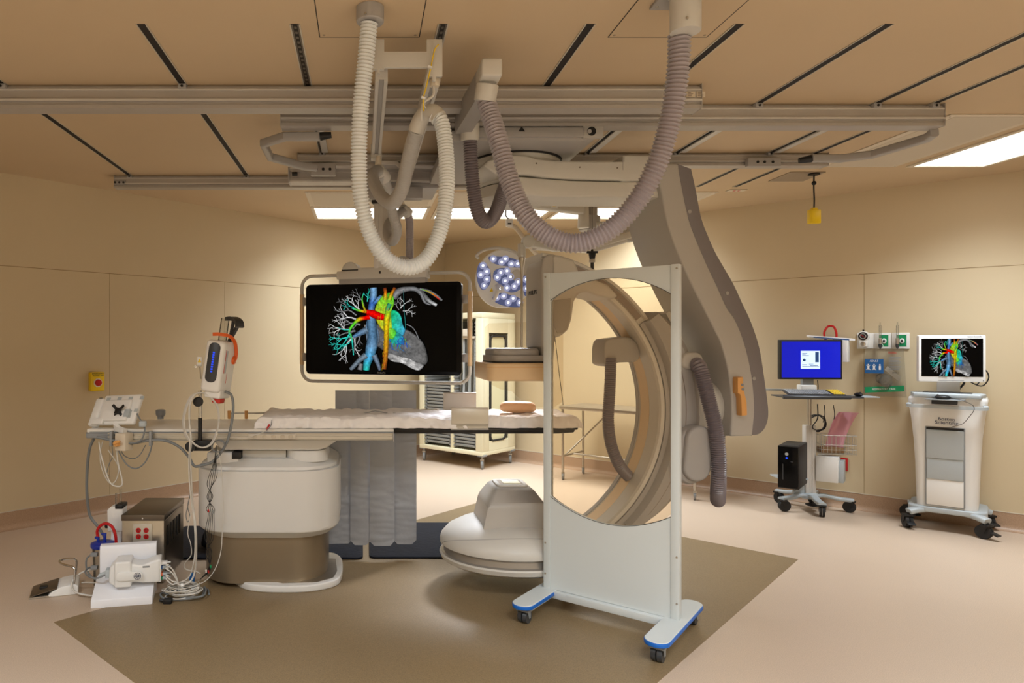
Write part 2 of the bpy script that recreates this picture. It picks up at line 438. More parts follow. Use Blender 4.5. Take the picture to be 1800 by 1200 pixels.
# ================= CEILING =================
G_CH = 'slotted channels let into the ceiling'
def channel(X, y0, y1, lab, holes=False, cover=None):
    t = thing('ceiling_channel', lab, 'ceiling channel', (X, (y0+y1)/2, ZC), 0, G_CH)
    L = (y1-y0)/2; e = MB()
    for sx in (-1, 1): e.box(sx*.021-.003, sx*.021+.003, -L, L, -.004, 0)
    part('rim', e, 'cream_steel', t)
    e = MB().box(-.0185, .0185, -L, L, -.002, 0)
    part('slot', e, 'slot_dark', t)
    if holes:
        e = MB(); n = int((y1-y0)/.05)
        for k in range(n):
            yy = -L+.03+k*.05; e.prism(rrect(-.006, .006, yy-.012, yy+.012, .005, 3), -.0032, -.0019, 'z')
        for sx in (-1, 1): e.box(sx*.014-.004, sx*.014+.004, -L, L, -.003, -.001)
        part('punched_strip', e, 'steel_dark', t)
    if cover:
        e = MB().box(.0, .045, cover[0]-(y0+y1)/2, cover[1]-(y0+y1)/2, -.016, -.004, .002)
        part('cover_strip', e, 'rail_alu_light', t)
    return t
chs = [(-1.95, 2.2, 5.70, 'long dark slotted ceiling channel nearest the left wall'),
 (-.975, 3.0, 5.70, 'dark ceiling channel second from the left wall'),
 (-.30, 3.0, 5.05, 'punched ceiling channel just left of the white hose flange'),
 (.353, 3.0, 5.05, 'short punched ceiling channel behind the yellow and green earth wire'),
 (1.0, 3.0, 5.05, 'ceiling channel running between the two corrugated hose outlets'),
 (1.655, 3.0, 5.05, 'ceiling channel just right of the purple hose flange'),
 (2.31, 3.0, 5.05, 'ceiling channel crossing the middle of the bare right ceiling'),
 (3.0, 2.2, 6.13, 'dark ceiling channel second from the right lamp'),
 (3.34, 2.4, 6.13, 'dark ceiling channel nearest the right lamp')]
for X, a, b, lab in chs:
    channel(X, a, b, lab, holes=X in (-.30, .353), cover=(4.12, 4.98) if -.5 < X < 3.2 else None)
def hatch(x0, x1, y0, y1, lab):
    t = thing('access_hatch', lab, 'ceiling hatch', ((x0+x1)/2, (y0+y1)/2, ZC))
    X, Y = (x1-x0)/2, (y1-y0)/2; e = MB()
    for a in (-1, 1):
        e.box(a*X-.0022, a*X+.0022, -Y, Y, -.0012, 0); e.box(-X, X, a*Y-.0022, a*Y+.0022, -.0012, 0)
    part('gap', e, 'slot_dark', t)
    e = MB().box(-X+.0022, X-.0022, -Y+.0022, Y-.0022, -.001, 0); part('panel', e, 'ceiling_paint', t)
    for a in (-1, 1):
        for b in (-.55, .92): part('latch', MB().cyl((a*(X-.02), Y*b, -.001), (a*(X-.02), Y*b, -.003), .006, .006, 12), 'plate_grey', t)
hatch(-.198, .258, 2.55, 3.13, 'square ceiling hatch around the white hose flange')
hatch(1.124, 1.575, 2.55, 3.13, 'square ceiling hatch beside the purple hose flange')

def fixture(x0, x1, y0, y1, lab, group, m='light_panel', fr=.035):
    t = thing('ceiling_light', lab, 'ceiling light', ((x0+x1)/2, (y0+y1)/2, ZC-.012), 0, group)
    X, Y = (x1-x0)/2, (y1-y0)/2
    e = MB()
    e.box(-X, X, -Y, -Y+fr, 0, .011, .002); e.box(-X, X, Y-fr, Y, 0, .011, .002)
    e.box(-X, -X+fr, -Y+fr, Y-fr, 0, .011, .002); e.box(X-fr, X, -Y+fr, Y-fr, 0, .011, .002)
    part('frame', e, 'white_frame', t)
    part('diffuser', MB().box(-X+fr, X-fr, -Y+fr, Y-fr, .006, .0105), m, t)
    ld = bpy.data.lights.new('tube_light', 'AREA'); ld.shape = 'RECTANGLE'; ld.size = 2*X-2*fr; ld.size_y = 2*Y-2*fr
    ld.energy = LIGHT if m == 'light_panel' else LIGHT_NEAR; ld.color = (.83, .92, 1.0); ld.spread = math.radians(118 if m == 'light_panel' else 140)
    lo_ = bpy.data.objects.new('tube_light', ld); COL.objects.link(lo_); lo_.parent = t; lo_.location = (0, 0, .003); lo_.visible_camera = False
def vent(x0, x1, y0, y1, lab):
    t = thing('air_diffuser', lab, 'air vent', ((x0+x1)/2, (y0+y1)/2, ZC-.01), 0, 'perforated ceiling air diffusers')
    X, Y = (x1-x0)/2, (y1-y0)/2; e = MB()
    part('frame', MB().box(-X, X, -Y, Y, .002, .009, .002), 'white_frame', t)
    part('perforated_plate', MB().box(-X+.05, X-.05, -Y+.03, Y-.03, 0, .003), 'perforated', t)
    screw([(sx*(X-.02), sy*(Y-.03), .001) for sx in (-1, 1) for sy in (-1, 1)], t, .005, (0, 0, -1))
GL = 'recessed fluorescent lights in the ceiling'
fixture(-.54, .70, 7.02, 7.70, 'bright ceiling light above and left of the big white hose loop', GL)
fixture(.76, 2.00, 7.02, 7.70, 'bright ceiling light behind the purple hose loops', GL)
fixture(2.06, 3.30, 7.02, 7.70, 'bright ceiling light behind the ceiling column of the surgical lamp', GL)
fixture(4.31, 4.93, 4.18, 5.42, 'large bright ceiling light in the right corner of the ceiling', GL)
vent(-.54, .70, 6.33, 6.99, 'perforated vent in front of the left back ceiling light')
vent(.76, 2.00, 6.33, 6.99, 'perforated vent in front of the middle back ceiling light')
vent(2.06, 3.30, 6.33, 6.99, 'perforated vent in front of the right back ceiling light')
vent(3.60, 4.22, 4.18, 5.42, 'perforated vent beside the big light at the right')
# the rest of the room's lamps, above and behind the camera
for i, (x, y) in enumerate([(-2.3, 1.2), (1.0, .9), (3.4, .6), (0, -1.0), (2.6, -1.2)]):
    fixture(x-.6, x+.6, y-.33, y+.33, 'ceiling light above and behind the viewpoint', 'ceiling lights behind the viewpoint', 'light_near')
t = thing('ceiling_sign', 'tiny white ceiling plate with red marks beside back vent', 'sign', (3.42, 6.27, ZC-.006))
part('plate', MB().box(-.07, .09, -.04, .04, 0, .005), 'white_frame', t)
part('red_mark', MB().box(-.02, .0, -.015, .015, -.001, 0).box(.02, .04, -.015, .015, -.001, 0), 'sign_red', t)

# ---- rails ----
RP = [(.12, 0), (.03, 0), (.03, -.012), (.012, -.012), (.012, -.026), (0, -.028), (0, -.036), (.004, -.038), (.004, -.082), (-.006, -.084), (-.006, -.094), (.01, -.098), (.01, -.108), (.002, -.112), (.002, -.132), (.10, -.132), (.10, -.10), (.12, -.10)]
def rail(X0, X1, Y, lab, depth=1, zs=1, cl=()):
    t = thing('ceiling_rail', lab, 'ceiling rail', ((X0+X1)/2, Y, ZC), 0, 'aluminium ceiling rails of the gantry')
    L = (X1-X0)/2
    part('rail_profile', MB().prism([(a*depth, b*zs) for a, b in RP], -L, L, 'x'), 'rail_alu', t, smooth=20)
    e = MB(); e.box(-L-.004, -L, -.004, .115*depth, -.134*zs, 0, .001); e.box(L, L+.004, -.004, .115*depth, -.134*zs, 0, .001); part('end_cap', e, 'rail_alu', t)
    e = MB()
    for sx, z0, z1, y in ((-.001, -.0365, -.028, -.001), (0, -.095, -.084, -.0075)): e.box(-L, L, y, y+.003, z0*zs, z1*zs)
    part('bright_lip', e, 'rail_alu_light', t)
    for X in cl:
        e = MB().box(X-(X0+X1)/2-.022, X-(X0+X1)/2+.022, -.016, .03, -.03*zs, -.004, .003); p = part('clamp', e, 'carm_mid', t)
        part('bolt', MB().cyl((X-(X0+X1)/2, -.016, -.018*zs), (X-(X0+X1)/2, -.019, -.018*zs), .007, .007, 12), 'black', p)
    return t
r1 = rail(-2.25, 1.83, 3.69, 'nearest and longest ceiling rail, carrying the purple hose bracket', cl=(-1.95, -.975))
r2 = rail(-.48, 3.40, 3.99, 'ceiling rail just behind the nearest, reaching furthest right', cl=(2.31, 3.0, 3.34))
rail(-.48, 3.43, 5.03, 'ceiling rail at the rear of the gantry, below the right bumper', .9, .72, cl=(-.3, 1.655, 2.31, 3.0))
r4 = rail(-2.08, 1.83, 5.71, 'farthest ceiling rail, free end at the left with three bolts', .9, .78, cl=(-1.95, -.975))
for k in range(3): part('bolt', MB().cyl((-1.945+k*.035, -.013, -.062), (-1.945+k*.035, -.004, -.062), .009, .009, 12), 'black', r4)
part('end_block', MB().box(-1.955, -1.86, -.008, .01, -.08, -.045, .003), 'carm_mid', r4)
for i in range(2):
    lb = part('data_label', MB().box(1.96+i*.055, 2.005+i*.055, .0005, .004, -.073, -.043), 'white_frame', r1)
    e = MB()
    for k in range(4): e.box(1.965+i*.055, 1.965+i*.055+.018+.004*((k*3+i) % 4), -.0002, .0005, -.050-.006*k, -.0475-.006*k)
    part('print', e, 'carm_track', lb)
def bumper(pts, lab, caps):
    t = thing('rail_bumper', lab, 'rail bumper', pts[0], 0, 'tubular bumpers joining the ends of the rails')
    M0 = Vector(pts[0])
    part('frame_tube', _bar([Vector(p)-M0 for p in pts]), 'carm_mid', t)
    e = MB()
    for p, q in caps: e.cyl(Vector(p)-M0, Vector(q)-M0, .026, .018, 16)
    part('end_plug', e, 'black', t)
def _bar(pts):
    e = MB(); prof = [(x, y) for x, y in rrect(-.026, .026, -.022, .022, .012, 3)]
    return e.sweep(pts, prof, up=(0, 0, 1))
bumper([(-.26, 4.11, 2.79), (-.47, 4.11, 2.79), (-.62, 4.25, 2.79), (-.62, 4.56, 2.79), (-.42, 4.80, 2.79), (-.33, 4.84, 2.79)],
       'six-sided tubular bumper at the left end of the rails', [((-.26, 4.11, 2.79), (-.19, 4.11, 2.80))])
bumper([(3.02, 4.60, 2.79), (3.22, 4.60, 2.79), (3.36, 4.50, 2.79), (3.42, 4.14, 2.79), (3.40, 4.06, 2.80)],
       'angled tubular bumper at the right end of the rails', [((3.02, 4.6, 2.79), (2.95, 4.62, 2.78))])
t = thing('bolt_plate', 'three-hole bolt plate at the foot of the left bumper', 'bracket', (-.41+.12, 4.99, 2.80))
part('plate', MB().box(-.09, .09, -.01, .03, -.03, .06, .002), 'carm_mid', t)
for x in (-.05, 0, .05): part('bolt', MB().cyl((x, -.013, .015), (x, -.009, .015), .011, .011, 12), 'black', t)
t = thing('bolt_plate', 'dark bolted plate where the right bumper meets the rear rail', 'bracket', (2.93, 4.99, 2.868))
part('plate', MB().box(-.12, .12, -.01, .03, -.03, .03, .002), 'carm_mid', t)
for x in (-.05, 0, .06): part('bolt', MB().cyl((x, -.013, 0), (x, -.009, 0), .010, .010, 12), 'black', t)

# ---- grey plate and yellow hanging box ----
solo('cover_plate', MB().prism([(3.50, 5.59), (3.79, 5.59), (3.81, 5.91), (3.51, 5.91)], ZC-.006, ZC-.001, 'z'), 'plate_grey', 'plain grey metal plate on the ceiling above the yellow box', 'ceiling plate')
t = thing('pendant_switch', 'yellow box hanging from the ceiling on a black cord', 'pendant switch', (3.72, 5.63, 2.53))
part('housing', MB().box(-.045, .045, -.025, .025, 0, .115, .008), 'yellow', t)
part('cap', MB().box(-.022, .022, -.018, .018, .115, .13, .004), 'yellow', t)
part('front_panel', MB().box(-.035, .035, -.028, -.024, .015, .10, .003), 'yellow', t)
part('cord', MB().tube([(0, 0, .13), (.002, 0, .2), (-.002, 0, .3), (0, 0, .41)], .006), 'black', t)
part('cord_knob', MB().ball((0, 0, .335), .018), 'black', t)
part('ceiling_collar', MB().cyl((0, 0, .402), (0, 0, .414), .045, .04, 20), 'black', t)
# ================= HOSES AND HANGERS =================
HO = 'corrugated hoses hanging from the ceiling gantry'
def hosething(lab, pts, r, m, pitch=.0145, amp=.15, grp=HO):
    return solo('corrugated_hose', MB().hose(pts, r, pitch, amp), m, lab, 'hose', grp, smooth=60)
t = thing('hose_flange', 'round grey flange where the white hose leaves the ceiling', 'flange', (.03, 2.85, 2.885))
part('ring', MB().lathe([(.036, 0), (.055, 0), (.058, .004), (.058, .062), (.03, .062)], seg=40), 'carm_mid', t)
screw([(-.02, -.0575, .012)], t, .005)
hosething('big white corrugated hose in a wide loop before the monitor',
 [P(649, 42, 2.85), P(643, 105, 2.86), P(635, 180, 2.88), P(631, 265, 2.9), P(634, 345, 2.92), P(650, 410, 2.95), P(680, 455, 2.98), P(718, 470, 3.0), P(752, 452, 3.03), P(775, 400, 3.05), P(785, 335, 3.07), P(784, 270, 3.1), P(776, 215, 3.12), P(762, 203, 3.13)], .034, 'hose_white')
t = thing('hose_collar', 'grey collar joining the white hose to its branch', 'hose collar', P(750, 208, 3.15))
o0 = P(750, 208, 3.15)
part('sleeve', MB().sweep([p-o0 for p in catmull([P(772, 208, 3.12), P(762, 198, 3.14), P(748, 200, 3.17), P(737, 215, 3.2), P(731, 232, 3.22)], 5)],
     [(.038*math.cos(a*PI/12), .038*math.sin(a*PI/12)) for a in range(24)]), 'carm_light', t)
part('hook_rod', MB().tube([P(762, 152, 3.1)-o0, P(761, 168, 3.1)-o0, P(745, 180, 3.1)-o0, P(741, 195, 3.1)-o0, P(741, 212, 3.12)-o0], .006), 'rail_alu_light', t)
part('knob', MB().cyl(P(764, 152, 3.1)-o0, P(764, 140, 3.1)-o0, .022, .022, 20, .003), 'white_frame', t)
hosething('smooth grey hose sweeping down left from the grey collar',
 [P(733, 228, 3.22), P(723, 262, 3.3), P(714, 300, 3.4), P(705, 335, 3.5), P(690, 356, 3.6), P(672, 347, 3.75), P(659, 325, 3.9), P(655, 308, 4.05), P(664, 300, 4.2)], .036, 'hose_cream', .011, .05)
hosething('short grey hose curling behind the white loop',
 [P(668, 306, 4.3), P(678, 322, 4.4), P(683, 345, 4.5), P(690, 375, 4.6), P(698, 405, 4.7), P(690, 424, 4.85), P(681, 412, 5.0), P(684, 392, 5.15), P(700, 378, 5.3), P(711, 370, 5.4)], .034, 'hose_cream', .011, .05)
hosething('grey hose dropping straight down behind the monitor post',
 [P(712, 370, 5.42), P(719, 385, 5.45), P(720, 410, 5.45), P(720, 460, 5.45), P(721, 500, 5.45)], .032, 'hose_purple', .011, .05)
for lab, p, q in (('small grey hose joint under the short hanger beam', P(665, 298, 4.28), P(678, 314, 4.36)), ('small grey hose joint at the rear end of the long hanger beam', P(706, 366, 5.38), P(719, 376, 5.43))):
    t = thing('hose_joint', lab, 'hose joint', p, 0, 'hose joints on the hanger beams')
    part('sleeve', MB().cyl((0, 0, 0), Vector(q)-Vector(p), .041, .041, 24, .005), 'carm_light', t)
    part('stud', MB().cyl((0, 0, .03), (0, 0, .085), .022, .014, 16, .003), 'white_frame', t)

# H-shaped hanger: two aluminium beams running front to back
t = thing('hanger_frame', 'pair of pale aluminium beams joined by a cross plate', 'hanger frame', (.2, 3.05, 2.74))
zb = 2.745
for X, y1, zt in ((.085, 4.35, .0), (.325, 5.45, .0)):
    e = MB()
    pr = [(-.028, 0), (-.012, 0), (-.012, .008), (.012, .008), (.012, 0), (.028, 0), (.028, .09), (-.028, .09)]
    e.prism([(X-.2+a, b) for a, b in pr], .06, y1-3.05, 'y')
    p = part('beam', e, 'rail_alu_light', t, smooth=15)
    part('groove', MB().box(X-.2-.011, X-.2+.011, .06, y1-3.05, .007, .0085), 'carm_mid', p)
    part('end_bracket', MB().box(X-.2-.035, X-.2+.035, y1-3.05-.02, y1-3.05+.05, -.02, .07, .004), 'carm_light', p)
e = MB(); e.prism([(-.155, .03), (-.155, .165), (-.105, .165), (-.105, .11), (.085, .11), (.085, .165), (.155, .165), (.155, .0), (.125, .0), (.125, -.02), (.11, -.02), (.11, 0), (.09, 0), (.09, .04), (-.105, .04), (-.105, .03), (-.125, .03), (-.125, .012), (-.135, .012), (-.135, .03)], 0, .02, 'y', .0015)
part('cross_plate', e, 'carm_light', t)
solo('earth_wire', MB().tube([P(771, 78, 3.02), P(764, 88, 3.02), P(757, 120, 3.03), P(750, 150, 3.04), P(744, 175, 3.06), P(745, 195, 3.09)], .0028), 'yellow', 'thin yellow and green earth wire down the hanger frame', 'wire')
solo('grey_wire', MB().tube([P(765, 76, 3.03), P(761, 90, 3.03), P(754, 122, 3.04), P(747, 152, 3.05), P(743, 176, 3.07), P(748, 190, 3.1)], .003), 'cable_white', 'thin pale wire beside the yellow earth wire', 'wire')
solo('cable_tie', MB().obox(P(756, 118, 3.022), (.02, .012, .008), (0, 20, 0)).obox(P(744, 172, 3.052), (.02, .012, .008), (0, 20, 0)), 'white_plastic', 'small white tie holding both wires on the hanger', 'cable tie')

# monitor carriage frame under the rear rails
t = thing('monitor_carriage', 'long aluminium carriage frame hanging under the rear rails', 'carriage', (.1, 5.3, 2.78))
part('front_beam', MB().prism([(-.08, 0), (-.08, .03), (-.07, .03), (-.07, .075), (-.08, .075), (-.08, .105), (.05, .105), (.05, 0)], -.66, .62, 'x'), 'rail_alu', t, smooth=20)
part('light_edge', MB().box(-.66, .62, -.084, -.079, .0, .01).box(-.66, .62, -.084, -.079, .096, .106), 'rail_alu_light', t)
part('end_plate', MB().box(-.672, -.66, -.09, .06, -.005, .11, .002), 'carm_mid', t)
part('stop', MB().cyl((-.64, -.10, .055), (-.60, -.10, .055), .014, .014, 14), 'black', t)
part('cross_plate', MB().box(-.12, .48, -.02, .42, -.035, 0, .004), 'carm_mid', t)
part('rear_block', MB().box(.18, .36, -.05, .05, -.12, -.03, .006), 'carm_mid', t)
part('trapezoid_stop', MB().prism([(-.03, .04), (.03, .1), (.15, .1), (.21, .04), (.18, .04), (.14, .075), (.04, .075), (0, .04)], -.3, -.28, 'y'), 'rail_alu_light', t)
solo('limit_stop', MB().box(-.05, .0, 3.66, 3.68, 2.77, 2.815, .003), 'black', 'small black stop block on the nearest rail', 'stop block')

# purple hose bracket
t = thing('hose_bracket', 'grey swan-neck bracket clamped over the near rails', 'hose bracket', (.55, 3.3, 2.55))
o0 = Vector((.55, 3.3, 2.55))
def L_(p): return Vector(p)-o0
hd = P(860, 130, 3.1)
e = MB(); e.box(hd.x-.046, hd.x+.046, 3.03, 3.20, hd.z-.035, hd.z+.045, .010, 3); part('head', e, 'carm_light', t, W=True)
e = MB(); e.cyl(P(857, 148, 3.12), P(852, 178, 3.14), .052, .05, 32, .004); part('front_socket', e, 'carm_light', t, W=True)
a0, a1 = P(852, 125, 3.2), P(815, 222, 3.95)
e = MB(); e.mesh([(hd.x-.045, 3.1, hd.z+.04), (hd.x+.03, 3.1, hd.z+.04), (a1.x+.03, 4.0, a1.z+.10), (a1.x-.045, 4.0, a1.z+.10),
   (hd.x-.045, 3.1, hd.z-.09), (hd.x+.03, 3.1, hd.z-.09), (a1.x+.05, 4.0, a1.z-.03), (a1.x-.045, 4.0, a1.z-.03)],
   [(0, 1, 2, 3), (4, 5, 6, 7), (0, 1, 5, 4), (1, 2, 6, 5), (2, 3, 7, 6), (3, 0, 4, 7)], .006)
part('neck', e, 'carm_mid', t, W=True)
e = MB(); e.cyl(P(826, 216, 3.98), P(826, 247, 4.0), .056, .054, 32, .005); part('rear_socket', e, 'carm_light', t, W=True)
hosething('big purple corrugated hose looping in front of the imaging gantry',
 [P(1194, 62, 2.77), P(1193, 110, 2.78), P(1186, 170, 2.80), P(1172, 235, 2.83), P(1150, 300, 2.86), P(1115, 360, 2.9), P(1070, 405, 2.93), P(1015, 427, 2.97), P(965, 415, 3.0), P(922, 375, 3.04), P(895, 315, 3.08), P(877, 250, 3.1), P(863, 205, 3.13), P(853, 172, 3.15)], .0425, 'hose_purple', .0165, .14)
hosething('darker purple hose looping from the bracket into the arm cover',
 [P(826, 240, 4.0), P(828, 285, 4.02), P(832, 330, 4.06), P(840, 372, 4.1), P(855, 390, 4.15), P(872, 372, 4.2), P(885, 335, 4.25), P(897, 305, 4.28), P(914, 287, 4.34)], .041, 'hose_dark', .0145, .13)
t = thing('hose_flange', 'grey ceiling plate and spout of the purple hose', 'flange', (1.285, 2.72, ZC-.014))
part('plate', MB().prism([(-.09, .13), (.01, .13), (.10, .02), (.10, -.22), (-.0, -.22), (-.09, -.1)], 0, .013, 'z', .003), 'carm_mid', t)
part('spout', MB().lathe([(.043, -.15), (.056, -.15), (.058, -.145), (.058, -.01), (.066, 0), (.03, .004)], (0, .0, 0), seg=40), 'carm_light', t)
screw([(-.02, -.0575, -.03), (-.02, -.0575, -.12)], t, .006, nm='spout_screw')
screw([(-.07, .10, 0), (.0, -.1, 0), (.06, -.1, 0)], t, .007, (0, 0, -1))
# ================= C-ARM IMAGING GANTRY =================
PH = .12
CC = Vector((1.0, 4.4, 1.118)); nn = Vector((math.sin(PH), -math.cos(PH), 0)); uu = Vector((math.cos(PH), math.sin(PH), 0))
def PL(s, z, n): return CC*1+uu*s+nn*n+Vector((0, 0, z-CC.z))
def unp(px, py, off):
    k = (px-638)/F; p0 = CC+nn*off
    D = (p0.x*nn.x+p0.y*nn.y)/(k*nn.x+nn.y); p = P(px, py, D)
    return ((p-p0).dot(uu), p.z)
G = thing('imaging_gantry', 'huge beige ceiling-hung C-shaped imaging gantry over the patient table', 'medical scanner', (1.0, 4.4, 2.75))
# ceiling carriage
e = MB(); e.prism([(.50, 2.80), (.50, 2.735), (1.30, 2.735), (1.38, 2.76), (1.38, 2.80)], 4.02, 5.12, 'y', .006)
part('carriage', e, 'carm_mid', G, W=True)
e = MB(); e.box(.62, 1.30, 4.0, 4.03, 2.755, 2.812, .004); cp = part('carriage_cover', e, 'carm_mid', G, W=True)
part('warning_triangle', MB().prism([(.91, 2.787), (.95, 2.787), (.93, 2.815)], 3.998, 4.0, 'y'), 'black', cp, W=True)
e = MB(); e.box(1.29, 1.41, 4.0, 4.03, 2.75, 2.82, .004); q = part('corner_block', e, 'carm_grey', G, W=True)
part('socket', MB().cyl((1.34, 3.998, 2.788), (1.34, 4.0, 2.788), .026, .026, 20), 'black', q, W=True)
part('socket_pin', MB().cyl((1.325, 3.99, 2.785), (1.325, 4.0, 2.785), .012, .012, 20), 'carm_mid', q, W=True)
# turntable
e = MB(); e.lathe([(.0, 2.724), (.30, 2.724), (.30, 2.735), (0, 2.735)], (1.0, 4.5, 0), seg=64); part('bearing_ring', e, 'black', G, W=True)
e = MB(); e.lathe([(.0, 2.56), (.235, 2.56), (.245, 2.57), (.26, 2.66), (.29, 2.70), (.29, 2.725), (0, 2.725)], (1.0, 4.5, 0), seg=64)
part('turntable', e, 'carm_light', G, W=True)
e = MB(); e.lathe([(0, 2.455), (.20, 2.46), (.236, 2.485), (.24, 2.50), (.24, 2.552), (0, 2.552)], (1.0, 4.5, 0), seg=64)
e.lathe([(0, 2.485), (.075, 2.485), (.085, 2.495), (.085, 2.54), (0, 2.54)], (1.215, 4.47, 0), seg=32)
part('turntable_cap', e, 'carm_light', G, W=True)
# horizontal arm cover: smooth upper cover + lower body, extruded front to back
up = [(850, 290), (858, 281), (880, 276), (905, 272), (925, 273), (945, 279), (975, 282), (1010, 283), (1096, 283), (1096, 272), (1160, 272), (1166, 278), (1166, 308), (1158, 315), (1098, 318), (1090, 316), (1010, 314), (960, 311), (930, 306), (905, 306), (870, 305)]
prof = [unp(x, y, .22) for x, y in up]
def extr(prof, n0, n1, bev=.012, seg=3, ang=40):
    e = MB(); k = len(prof)
    vs = [PL(s, z, n0) for s, z in prof]+[PL(s, z, n1) for s, z in prof]
    e.mesh(vs, [tuple(range(k)), tuple(range(2*k-1, k-1, -1))]+[(i, (i+1) % k, k+(i+1) % k, k+i) for i in range(k)], bev, seg, None, ang); return e
part('arm_cover', extr(prof, .22, -.05), 'carm_light', G, W=True)
s_, z_ = unp(1095, 300, .223)
part('cover_seam', MB().mesh([PL(s_, 2.625, .2212), PL(s_+.003, 2.625, .2212), PL(s_+.003, 2.71, .2212), PL(s_, 2.71, .2212), PL(s_, 2.625, .215), PL(s_+.003, 2.625, .215), PL(s_+.003, 2.71, .215), PL(s_, 2.71, .215)],
     [(0, 1, 2, 3), (4, 5, 6, 7), (0, 1, 5, 4), (1, 2, 6, 5), (2, 3, 7, 6), (3, 0, 4, 7)]), 'carm_mid', G, W=True)
for px, py in ((943, 287), (1019, 294), (1085, 295)):
    s0, z0 = unp(px, py, .22); part('cover_screw', MB().cyl(PL(s0, z0, .218), PL(s0, z0, .2235), .005, .005, 12), 'carm_track', G, W=True)
lo = [(890, 308), (940, 312), (1000, 317), (1090, 319), (1172, 318), (1175, 347), (1100, 347), (960, 346), (900, 340)]
part('horizontal_arm', extr([unp(x, y, .20) for x, y in lo], .20, -.10), 'carm_light', G, W=True)
# descending L arm
ridge = [(1147, 287), (1158, 318), (1165, 350), (1173, 392), (1190, 442), (1216, 500), (1237, 541), (1258, 583), (1268, 605), (1279, 645), (1285, 690), (1286, 730), (1284, 767)]
mid = [(1193, 287), (1195, 305), (1202, 342), (1208, 370), (1217, 402), (1242, 462), (1260, 500), (1278, 540), (1293, 562), (1310, 605), (1322, 659), (1327, 716), (1323, 766)]
outer = [(1217, 296), (1225, 333), (1235, 383), (1247, 415), (1260, 444), (1276, 472), (1292, 500), (1308, 535), (1322, 565), (1337, 611), (1347, 673), (1353, 724), (1348, 750), (1336, 763), (1322, 765)]
NF = .24
def sm(pl, n=5):
    q = catmull([Vector((a, b, 0)) for a, b in [unp(x, y, NF) for x, y in pl]], n); return [(v.x, v.y) for v in q]
R_, M_, O_ = sm(ridge), sm(mid), sm(outer)
part('l_arm', extr(R_+M_[::-1], NF, -.22, .018, 3, 50), 'carm_grey', G, W=True)
e = extr(M_+O_[::-1], NF-.012, -.20, .012, 3, 50)
rim = part('l_arm_rim', e, 'carm_purple', G, W=True)
for px, py in ((1212, 372), (1278, 515), (1325, 665)):
    s0, z0 = unp(px, py, NF-.012); part('rim_bolt', MB().cyl(PL(s0, z0, NF-.014), PL(s0, z0, NF-.008), .012, .012, 16), 'carm_mid', rim, W=True)
# tan hand grip on the arm
def gp(px, py, n): s0, z0 = unp(px, py, n); return PL(s0, z0, n)
e = MB(); gpts = [(1297, 663), (1307, 662), (1307, 675), (1309, 690), (1313, 705), (1314, 730), (1304, 731), (1303, 700), (1301, 692), (1297, 691)]
gr = part('grip_handle', extr([unp(x, y, .29) for x, y in gpts], .29, .235, .006, 2), 'orange_tan', G, W=True)
part('grip_button', MB().cyl(gp(1305, 676, .29), gp(1305, 676, .297), .008, .008, 16).cyl(gp(1306, 684, .29), gp(1306, 684, .297), .008, .008, 16), 'grey_plastic', gr, W=True)

# the C ring
FR = lambda r, t, n: CC+uu*(r*math.cos(t))+Vector((0, 0, r*math.sin(t)))+nn*n
T0, T1 = math.radians(-92), math.radians(84)
ri, ro = .885, 1.0
prof = [(ri, -.15), (ri+.004, -.105), (ri+.012, -.10), (ri+.012, .01), (ri+.004, .015), (ri, .135), (ri+.008, .15), (ri+.03, .152), (ri+.036, .14), (ri+.045, .132), (ro-.028, .132), (ro-.022, .15), (ro-.006, .15), (ro, .14), (ro, -.15)]
ring = part('c_ring', MB().arc_sector(FR, prof, T0, T1, 110), 'carm_light', G, W=True, smooth=25)
part('inner_belt', MB().arc_sector(FR, [(ri+.006, -.10), (ri+.013, -.10), (ri+.013, .01), (ri+.006, .01)], T0, T1, 110), 'carm_beige', ring, W=True)
part('inner_groove', MB().arc_sector(FR, [(ri-.0005, -.148), (ri+.004, -.148), (ri+.004, -.11), (ri-.0005, -.11)], T0, T1, 110), 'carm_mid', ring, W=True)
part('side_track', MB().arc_sector(FR, [(ri+.045, .130), (ri+.045, .134), (ro-.028, .134), (ro-.028, .130)], math.radians(38), math.radians(83), 60), 'carm_track', ring, W=True)
part('sector_cover', MB().arc_sector(FR, [(ri+.042, .12), (ri+.042, .148), (ro+.005, .152), (ro+.012, .12)], math.radians(-85), math.radians(36), 80), 'carm_mid', ring, W=True)
# ring holder (grey shell outside the ring)
hp = [(.965, -.20), (.955, .165), (.975, .20), (1.10, .20), (1.15, .16), (1.17, .02), (1.17, -.20)]
e = MB()
for i in range(41):
    pass
def FH(r, t, n):
    k = abs((t-math.radians(-2))/math.radians(38)); r2 = r if r < 1 else 1+(r-1)*(1-.55*k**3)
    return FR(r2, t, n)
H = part('ring_holder', MB().arc_sector(FH, hp, math.radians(-48), math.radians(36), 60), 'carm_mid', G, W=True)
part('holder_seam', MB().arc_sector(FH, [(1.03, .2005), (1.034, .2005), (1.034, .198), (1.03, .198)], math.radians(-40), math.radians(22), 50), 'carm_track', H, W=True)
part('holder_rim', MB().arc_sector(FR, [(1.175, -.22), (1.175, .03), (1.205, .03), (1.205, -.22)], math.radians(8), math.radians(32), 40), 'carm_light', H, W=True)
part('holder_rim', MB().arc_sector(FR, [(1.168, -.22), (1.168, .03), (1.19, .03), (1.19, -.22)], math.radians(-14), math.radians(7.6), 40), 'carm_light', H, W=True)
